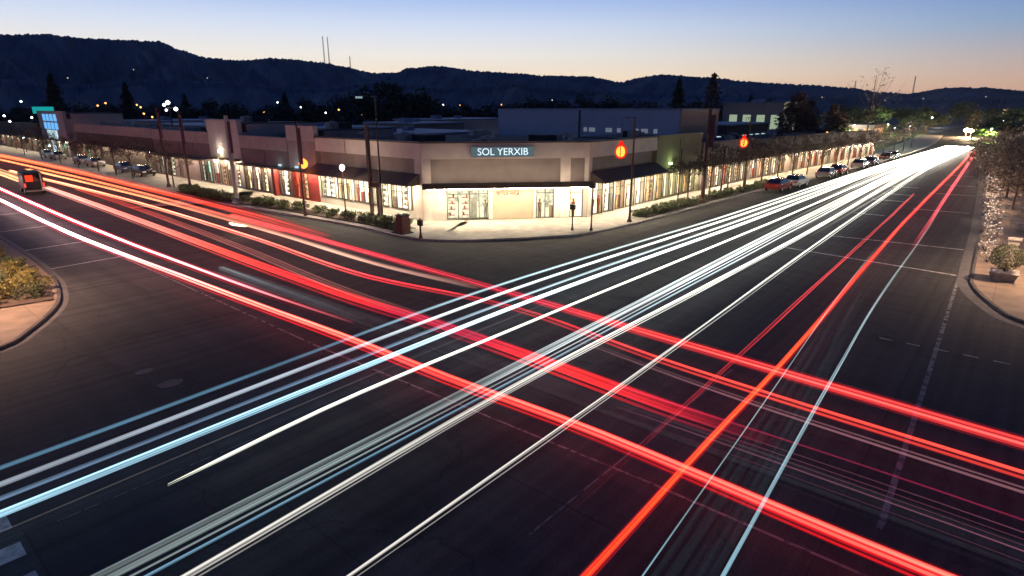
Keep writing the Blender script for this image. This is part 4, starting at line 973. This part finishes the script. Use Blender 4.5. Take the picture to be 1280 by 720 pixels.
b = MB(); b.box(-.9,-.01,-.025,-.003,.6,1.45); b.box(.01,.66,-.025,-.003,.6,1.45); b.build('rear_door', M_BLACK, van)
b = MB(); b.box(.70,.88,-.06,-.002,.5,2.45); b.build('door_trim', M_RIM, van)
b = MB(); b.box(-1.0,1.0,-.2,-.01,.35,.5); b.build('bumper', M_RIM, van)
for sx in (-.98, .98): b = MB(); b.box(sx-.06,sx+.06,-.05,.02,.9,1.3); b.build('tail_light', E_TAIL, van)
for sx in (-.95,.95):
    for sy in (.9,4.3):
        b = MB(); b.tube((sx-.12,sy,.36),(sx+.12,sy,.36),.36,.36,18); w = b.build('wheel', M_TYRE, van)
        b = MB(); b.tube((sx-.13,sy,.36),(sx+.13,sy,.36),.2,.2,12); b.build('rim', M_RIM, w)

van.scale = (.86,.86,.96)
# ------------------------------------------------------------------ the light trails of the traffic
def interp_path(keys, s):
    if s <= keys[0][0]: return keys[0][1]
    if s >= keys[-1][0]: return keys[-1][1]
    for i in range(len(keys)-1):
        if s <= keys[i+1][0]:
            x0, y0 = keys[i]; x1, y1 = keys[i+1]
            m0 = (y1-keys[i-1][1])/(x1-keys[i-1][0]) if i else (y1-y0)/(x1-x0)
            m1 = (keys[i+2][1]-y0)/(keys[i+2][0]-x0) if i+2 < len(keys) else (y1-y0)/(x1-x0)
            h = x1-x0; t = (s-x0)/h
            return (2*t**3-3*t*t+1)*y0+(t**3-2*t*t+t)*h*m0+(-2*t**3+3*t*t)*y1+(t**3-t*t)*h*m1
def interp(keys, s):
    if s <= keys[0][0]: return keys[0][1]
    for (a, v0), (b_, v1) in zip(keys, keys[1:]):
        if s <= b_:
            t = (s-a)/(b_-a)
            return tuple(p+(q-p)*t for p, q in zip(v0, v1)) if isinstance(v0, tuple) else v0+(v1-v0)*t
    return keys[-1][1]
tseed = [0]
def trail(label, group, axis, path, cols, z, n, spread, r, glare_grow=0.0, zs=.08, lo=.35, name='light_trail', taper=0, glow_fringe=0, sw=0):
    """a bundle of thin glowing tubes at lamp height; path = [(distance, side position)], cols = [(distance, rgb)]"""
    tseed[0] += 1; rr = random.Random(tseed[0]*13)
    s0, s1 = path[0][0], path[-1][0]
    ss_ = [s0]
    while ss_[-1] < s1-.01: ss_.append(min(s1, ss_[-1]+max(1.5, abs(ss_[-1])*.03)))
    V, Fc, C = [], [], []; K = 6
    for q in range(n+(1 if glow_fringe else 0)):
        ends = s1-(rr.uniform(0, 14) if axis == 'x' and s1 > 150 else 0)
        off = (0 if n == 1 else (q/(n-1)-.5)*2*spread)+rr.gauss(0, spread*.12); zo = rr.uniform(-zs, zs); br = rr.uniform(lo, 1.0); rad = r*rr.uniform(.6, 1.25); sh = q == n
        if sh: off, zo, br, rad = 0, -.03, 1, sw or (spread*1.15+r*1.6)  # wider faint red tube imitating the glow fringe round the core
        base = len(V); ph = rr.uniform(0, 6)
        for i, s in enumerate(ss_):
            c = interp_path(path, s)+off*(1+glare_grow*.4*abs(s-s0)/40)+.012*math.sin(s*.35+ph); col = interp(cols, s); col = (col[0]*glow_fringe, col[0]*glow_fringe*.012, col[0]*glow_fringe*.025) if sh else col; ra = rad*(1+glare_grow*max(0, s-25)/(60 if axis == 'x' else 40))  # tubes widened with distance to imitate glare
            if taper: ra *= min(1, .15+(s-s0)/taper)
            fl = 1+.22*math.sin(s*.21+ph*3)+.16*math.sin(s*.57+ph*5)+.08*math.sin(s*1.7+ph)
            if s > ends: ra *= max(.01, 1-(s-ends)/5)
            for k in range(K):
                a = 2*math.pi*k/K; cc = c+ra*math.cos(a); zz = z+zo+ra*math.sin(a)*.8
                V.append((s, cc, zz) if axis == 'x' else (cc, s, zz)); C.append((col[0]*br*fl, col[1]*br*fl, col[2]*br*fl, 1))
        for i in range(len(ss_)-1):
            for k in range(K): Fc.append((base+i*K+k, base+i*K+(k+1) % K, base+(i+1)*K+(k+1) % K, base+(i+1)*K+k))
    me = bpy.data.meshes.new(name); me.from_pydata(V, [], Fc); me.materials.append(M_TRAIL)
    at = me.color_attributes.new('glow', 'FLOAT_COLOR', 'POINT'); at.data.foreach_set('color', [x for c in C for x in c])
    me.update(); o = bpy.data.objects.new(name, me); COL.objects.link(o)
    tag(o, label, 'light trail', group)
    return o
GW = 'white headlight trails on the wide road'; GR = 'red tail light trails on the cross street'; GR2 = 'red and blue trails on the right side of the wide road'
WH = (1.5, 1.45, 1.25); HOT = (4.5, 4.0, 3.2)
def wc(near, mid, m=30): return [(0, near), (12, tuple(a*1.15 for a in near)), (m, mid), (60, WH), (85, (2,1.9,1.6)), (120, HOT), (175, (16,14,11))]
FAR = [(110, None), (175, None)]
def wp(y0, y20, y50, yf, yff): return [(-6, y0), (0, y0), (21, y20), (50, y50), (110, yf), (178, yff)]
trail('pale blue-grey trail, outermost of the headlight lines at far left', GW, 'x', wp(18.4,19.6,18.6,17.6,14.2), wc((0.0735,0.168,0.252),(0.756,1.01,1.04)), .65, 3, .10, .055, .5)
trail('grey-white trail second from the outer edge of the headlight lines', GW, 'x', wp(17.6,18.6,17.9,17.0,14.0), wc((0.195,0.225,0.264),(1.25,1.4,1.32)), .65, 4, .05, .045, .6)
trail('faint slate trail between the grey-white line and the bright blue one', GW, 'x', wp(16.95,17.6,17.0,16.4,13.7), wc((0.0728,0.118,0.182),(0.49,0.63,0.672)), .65, 3, .04, .035, .6)
trail('brightest pale blue headlight trail crossing the lower left', GW, 'x', wp(16.2,16.8,16.2,15.9,13.4), wc((0.413,0.743,0.935),(2.29,2.66,2.55)), .65, 4, .025, .034, .8, lo=.6)
trail('hair-thin brownish trail just below the bright blue one', GW, 'x', [(0,15.35),(9.9,15.7),(21,15.9)], [(0,(.09,.08,.08)),(21,(.08,.07,.07))], .65, 1, 0, .022)
trail('cream headlight trail that ends in a point at the lower left', GW, 'x', [(4.0,14.5),(9.4,15.0),(17.6,15.0),(50,14.7),(110,14.7),(178,13.0)], [(4,(.6,.62,.5)),(14,(1.1,1.1,.95)),(30,(2.4,2.3,1.9)),(60,WH),(110,HOT),(175,(14,12,10))], .65, 3, .03, .045, .8, taper=1.0, lo=.6)
trail('wide silvery headlight trail of many fine threads', GW, 'x', [(0,12.2),(2.2,12.2),(14.7,12.4),(30,12.7),(50,13.1),(110,13.6),(178,12.6)], wc((0.165,0.203,0.203),(1.3,1.43,1.43)), .65, 9, .26, .022, .8, zs=.06, lo=.3)
trail('thin steel-blue trail running along the wide silvery one', GW, 'x', [(0,11.75),(14.7,11.95),(30,12.2),(50,12.5),(110,13.1),(178,12.3)], wc((0.091,0.182,0.255),(0.672,0.84,0.896)), .62, 2, .03, .03, .8)
trail('white headlight trail with a pinkish thread beside it', GW, 'x', [(0,11.0),(3,11.05),(13.6,11.5),(30,11.4),(50,11.4),(110,12.5),(178,12.0)], wc((0.449,0.43,0.393),(1.85,1.85,1.65)), .65, 5, .11, .028, .8)
trail('triple thin grey headlight trail crossing the bottom centre', GW, 'x', [(0,8.5),(5.1,8.6),(16.1,8.85),(20.6,9.0),(50,9.95),(110,11.3),(178,11.5)], wc((0.347,0.326,0.296),(0.99,0.99,0.898)), .65, 4, .14, .022, .9, lo=.5)
trail('blazing white trail in the distance between the outer lines', GW, 'x', [(40,17.2),(110,16.6),(178,13.8)], [(40,(.01,.01,.01)),(70,(.25,.24,.2)),(95,(.8,.75,.6)),(120,HOT),(178,(10,9,7))], .7, 5, .5, .05, 1.2)
trail('blazing white trail in the distance among the middle lines', GW, 'x', [(40,13.6),(110,14.2),(178,12.8)], [(40,(.01,.01,.01)),(70,(.25,.24,.2)),(95,(.8,.75,.6)),(120,HOT),(178,(10,9,7))], .7, 6, .9, .05, 1.3)
trail('blazing white trail in the distance beside the inner lines', GW, 'x', [(46,11.6),(110,12.6),(178,12.0)], [(40,(.01,.01,.01)),(70,(.25,.24,.2)),(95,(.8,.75,.6)),(120,HOT),(178,(10,9,7))], .7, 5, .7, .05, 1.3)
# right lanes, going away
trail('bright orange-red trail running from the bottom edge up the right lanes', GR2, 'x', [(4,4.95),(8.2,5.0),(14,5.15),(20.5,5.25),(55.4,6.5),(123,8.0),(160,9.2)], [(4,(1.1,.05,.008)),(20,(1.3,.09,.015)),(40,(1.5,.06,.02)),(60,(1.5,.10,.06)),(160,(2,.2,.15))], .8, 4, .035, .026, .6, lo=.5, glow_fringe=.18, sw=.13)
trail('thin dull red trail left of the orange-red one', GR2, 'x', [(8,6.3),(14.4,6.5),(54.4,7.7),(75,8.4)], [(9,(.0,.0,.0)),(13,(.06,.003,.004)),(18,(.42,.02,.03)),(30,(.8,.05,.06)),(75,(.9,.12,.10))], .8, 2, .03, .03, .3)
trail('pinkish red trail rightmost in the distance', GR2, 'x', [(44,4.5),(56.6,4.95),(90,6.1),(123,7.2),(160,8.6)], [(44,(.0,.0,.0)),(56,(.6,.05,.07)),(80,(1.6,.16,.18)),(160,(2.4,.2,.2))], .8, 4, .10, .04, .5)
trail('thin ice-blue trail along the orange-red one', GR2, 'x', [(4,3.9),(10,4.3),(19.8,5.0),(34.8,6.0),(48,6.6)], [(4,(.14,.34,.42)),(20,(.30,.45,.48)),(40,(.20,.28,.28)),(48,(.02,.03,.03))], .65, 1, 0, .022)
trail('thin ice-blue trail, rightmost of the two on the near road', GR2, 'x', [(4,2.75),(10,3.0),(20.4,3.6),(29.1,4.05),(40.7,4.4),(51,4.65),(69.8,5.3)], [(4,(.12,.30,.40)),(20,(.30,.42,.46)),(40,(.25,.30,.30)),(68,(.02,.02,.02))], .65, 2, .02, .02)
trail('band of very faint blue threads between the two ice-blue trails', GR2, 'x', [(5,3.4),(10,3.65),(20,4.3),(35,5.45),(60,6.0)], [(5,(.002,.006,.008)),(20,(.003,.007,.008)),(35,(.005,.007,.007)),(60,(.006,.006,.006))], .7, 10, .5, .06)  # faint emission imitating light reflected by passing cars
A2PATH = [(-6,12.5),(1,12.5),(8,12.65),(13.2,12.4),(19.3,12.3),(25.1,12.05),(32.9,11.75),(40.7,11.45),(52.4,11.2),(75.8,11.5),(110,11.9)]
# cross street
RD = (1.6,.035,.035); PK = (5,2.6,2.2)
trail('thin pink-white upper trail of the left pair, fading out before the crossing', GR, 'y', [(20.3,13.5),(27.2,13.15),(36,12.95),(45,12.85),(59.5,12.9),(86.5,13.4),(110,13.8)], [(20.3,(.02,.003,.003)),(25,(.35,.06,.07)),(30,(.9,.35,.4)),(38,(1.6,.8,.85)),(52,(5,3.2,3.4)),(110,(9,6,6))], .82, 4, .04, .038, .2, lo=.6, glow_fringe=.16, sw=.2)
trail('broad pink-white lower trail of the left pair becoming the big red band', GR, 'y', A2PATH, [(-6,(.9,.12,.08)),(4,(1.1,.16,.11)),(14,(1.1,.11,.07)),(22,(1.6,.30,.20)),(30,(1.8,.55,.40)),(40,(2.4,1.3,1.1)),(52,(7,4.6,4.4)),(110,(12,8,7.5))], .82, 3, .045, .04, .2, lo=.7)
trail('deep red outer threads wrapped round the big red band', GR, 'y', A2PATH, [(-6,(.55,.004,.004)),(14,(.62,.006,.006)),(30,(.55,.008,.012)),(45,(.3,.01,.03)),(110,(.3,.02,.04))], .78, 9, .18, .036, .15, lo=.5, glow_fringe=.10, sw=.25)
trail('wide salmon trail leaving the van and turning red towards the centre', GR, 'y', [(3.5,15.3),(6.8,15.25),(11.7,15.45),(17.2,15.6),(24.7,15.4),(42.5,15.9),(58.5,16.4),(84,17.0)], [(3.5,(.0,.0,.0)),(5,(.03,.001,.003)),(7.5,(.22,.005,.008)),(9.5,(.38,.008,.007)),(12.5,(.42,.008,.009)),(15,(.15,.002,.012)),(19,(.17,.002,.014)),(23,(.32,.008,.008)),(30,(.45,.012,.012)),(38,(.48,.035,.022)),(48,(.5,.10,.075)),(84,(.6,.24,.19))], .85, 16, .32, .05, .1, lo=.6, zs=.10, glow_fringe=.05, sw=.38)
trail('broad red band crossing the right half of the picture', GR, 'y', [(-6,19.5),(-1.4,19.6),(3.1,19.9),(9.5,20.3),(17,20.8),(24,21.2),(34,21.6),(50,22.2)], [(-6,(1.0,.055,.045)),(5,(.95,.05,.04)),(11,(.8,.03,.025)),(16,(.35,.01,.03)),(22,(.28,.008,.02)),(34,(.9,.03,.05)),(50,(1.0,.06,.04))], .88, 9, .15, .032, .2, lo=.5, glow_fringe=.14, sw=.24)
trail('thinner red trail below the broad band at right', GR, 'y', [(-6,17.6),(-1.4,17.8),(8.2,18.3),(16.5,19.3),(26.2,18.2),(39.6,19.0),(66,19.6),(110,18.6)], [(-6,(.55,.035,.02)),(6,(.7,.05,.03)),(12,(.4,.015,.02)),(18,(.2,.006,.01)),(26,(.8,.03,.04)),(40,(1.3,.30,.22)),(66,(1.6,.48,.26)),(110,(2.0,.8,.34))], .85, 5, .10, .04, .4, lo=.5, glow_fringe=.14, sw=.15)
trail('dusty rose trail fading out before the centre', GR, 'y', [(19.5,20.3),(27,19.9),(40,20.6),(66,21.2),(110,20.6)], [(19.5,(.03,.015,.012)),(24,(.28,.14,.11)),(32,(.5,.25,.18)),(50,(.5,.13,.07)),(110,(1.0,.35,.12))], .95, 8, .20, .035, .4)
trail('orange trail nearest the far kerb at left', GR, 'y', [(36,22.4),(48,23.2),(78.8,23.9),(110,24.2),(150,23.6)], [(36,(.15,.01,.01)),(48,(.5,.02,.015)),(70,(.8,.06,.02)),(90,(.9,.09,.03)),(150,(1.1,.17,.05))], .95, 9, .45, .05, .5, zs=.2)
trail('yellow-orange trail second from the far kerb at left', GR, 'y', [(40,21.2),(60,21.9),(80,22.2),(110,22.0),(150,21.4)], [(40,(.3,.02,.02)),(56,(.7,.10,.06)),(80,(1.1,.17,.06)),(150,(1.4,.27,.09))], .9, 6, .25, .045, .5, zs=.15)
trail('faint maroon trail fading under the orange ones', GR, 'y', [(17,15.9),(25,16.0),(39,17.2),(60,18.4),(80,19.0)], [(17,(.03,.008,.006)),(28,(.14,.05,.04)),(45,(.22,.05,.04)),(60,(.3,.02,.015)),(80,(.4,.03,.015))], .8, 8, .35, .035, .2)
trail('bright yellow trail left of the van', GR, 'y', [(91,16.9),(120,17.4),(150,17.5)], [(91,(1.1,.55,.25)),(150,(1.4,.7,.3))], .85, 7, .6, .06, .3)
trail('faint violet threads low on the right below the thin red trail', GR, 'y', [(-6,17.1),(-1.4,17.2),(6,17.5),(12,18.2)], [(-6,(.07,.03,.035)),(6,(.06,.025,.03)),(12,(.02,.01,.01))], .7, 5, .14, .03)
trail('thin dotted-looking magenta thread continuing below the salmon trail', GR, 'y', [(-6,15.4),(1,15.6),(9,15.5)], [(-6,(.16,.01,.04)),(9,(.30,.01,.04))], .85, 1, 0, .022)
trail('fine pinkish threads fanning out above the lower red band', GR, 'y', [(-6,14.3),(-1.5,14.6),(4,14.6),(8,14.5)], [(-6,(.16,.05,.07)),(4,(.13,.04,.06)),(9,(.03,.01,.015))], .8, 6, .42, .013)
trail('faint grey threads between the two big red bands', GR, 'y', [(-6,13.9),(5,13.9),(18.8,13.8),(32.6,13.4)], [(-6,(.0025,.0025,.0035)),(10,(.004,.0045,.005)),(22,(.005,.007,.008)),(30,(.013,.019,.02)),(33,(.002,.003,.003))], 1.0, 14, .62, .05)  # ghost streak: faint glow imitating reflections off passing car bodies
trail('short pale grey streak with a blunt end at left', GR, 'y', [(20,13.75),(33.2,13.75)], [(20,(.005,.007,.008)),(27,(.03,.045,.05)),(33.2,(.09,.125,.13))], .9, 5, .13, .045)
trail('tiny yellow-white flare on the cross street', GR, 'y', [(44.0,20.6),(45.2,20.3),(46.4,20.4)], [(44,(1,.6,.2)),(45.2,(12,10,6)),(46.4,(1,.6,.2))], .85, 3, .06, .07)

# ------------------------------------------------------------------ haze
b = MB(); b.box(-1600,3100,-1600,3100,-1.2,260)
hz = b.build('haze', [])
hz['kind'] = 'stuff'
m, n, l = new_mat('haze_air'); o = n.new('ShaderNodeOutputMaterial'); v = n.new('ShaderNodeVolumePrincipled')
v.inputs['Color'].default_value = (.75,.85,1,1); v.inputs['Density'].default_value = .00006; v.inputs['Anisotropy'].default_value = .3
l.new(v.outputs[0], o.inputs['Volume']); hz.data.materials.append(m)
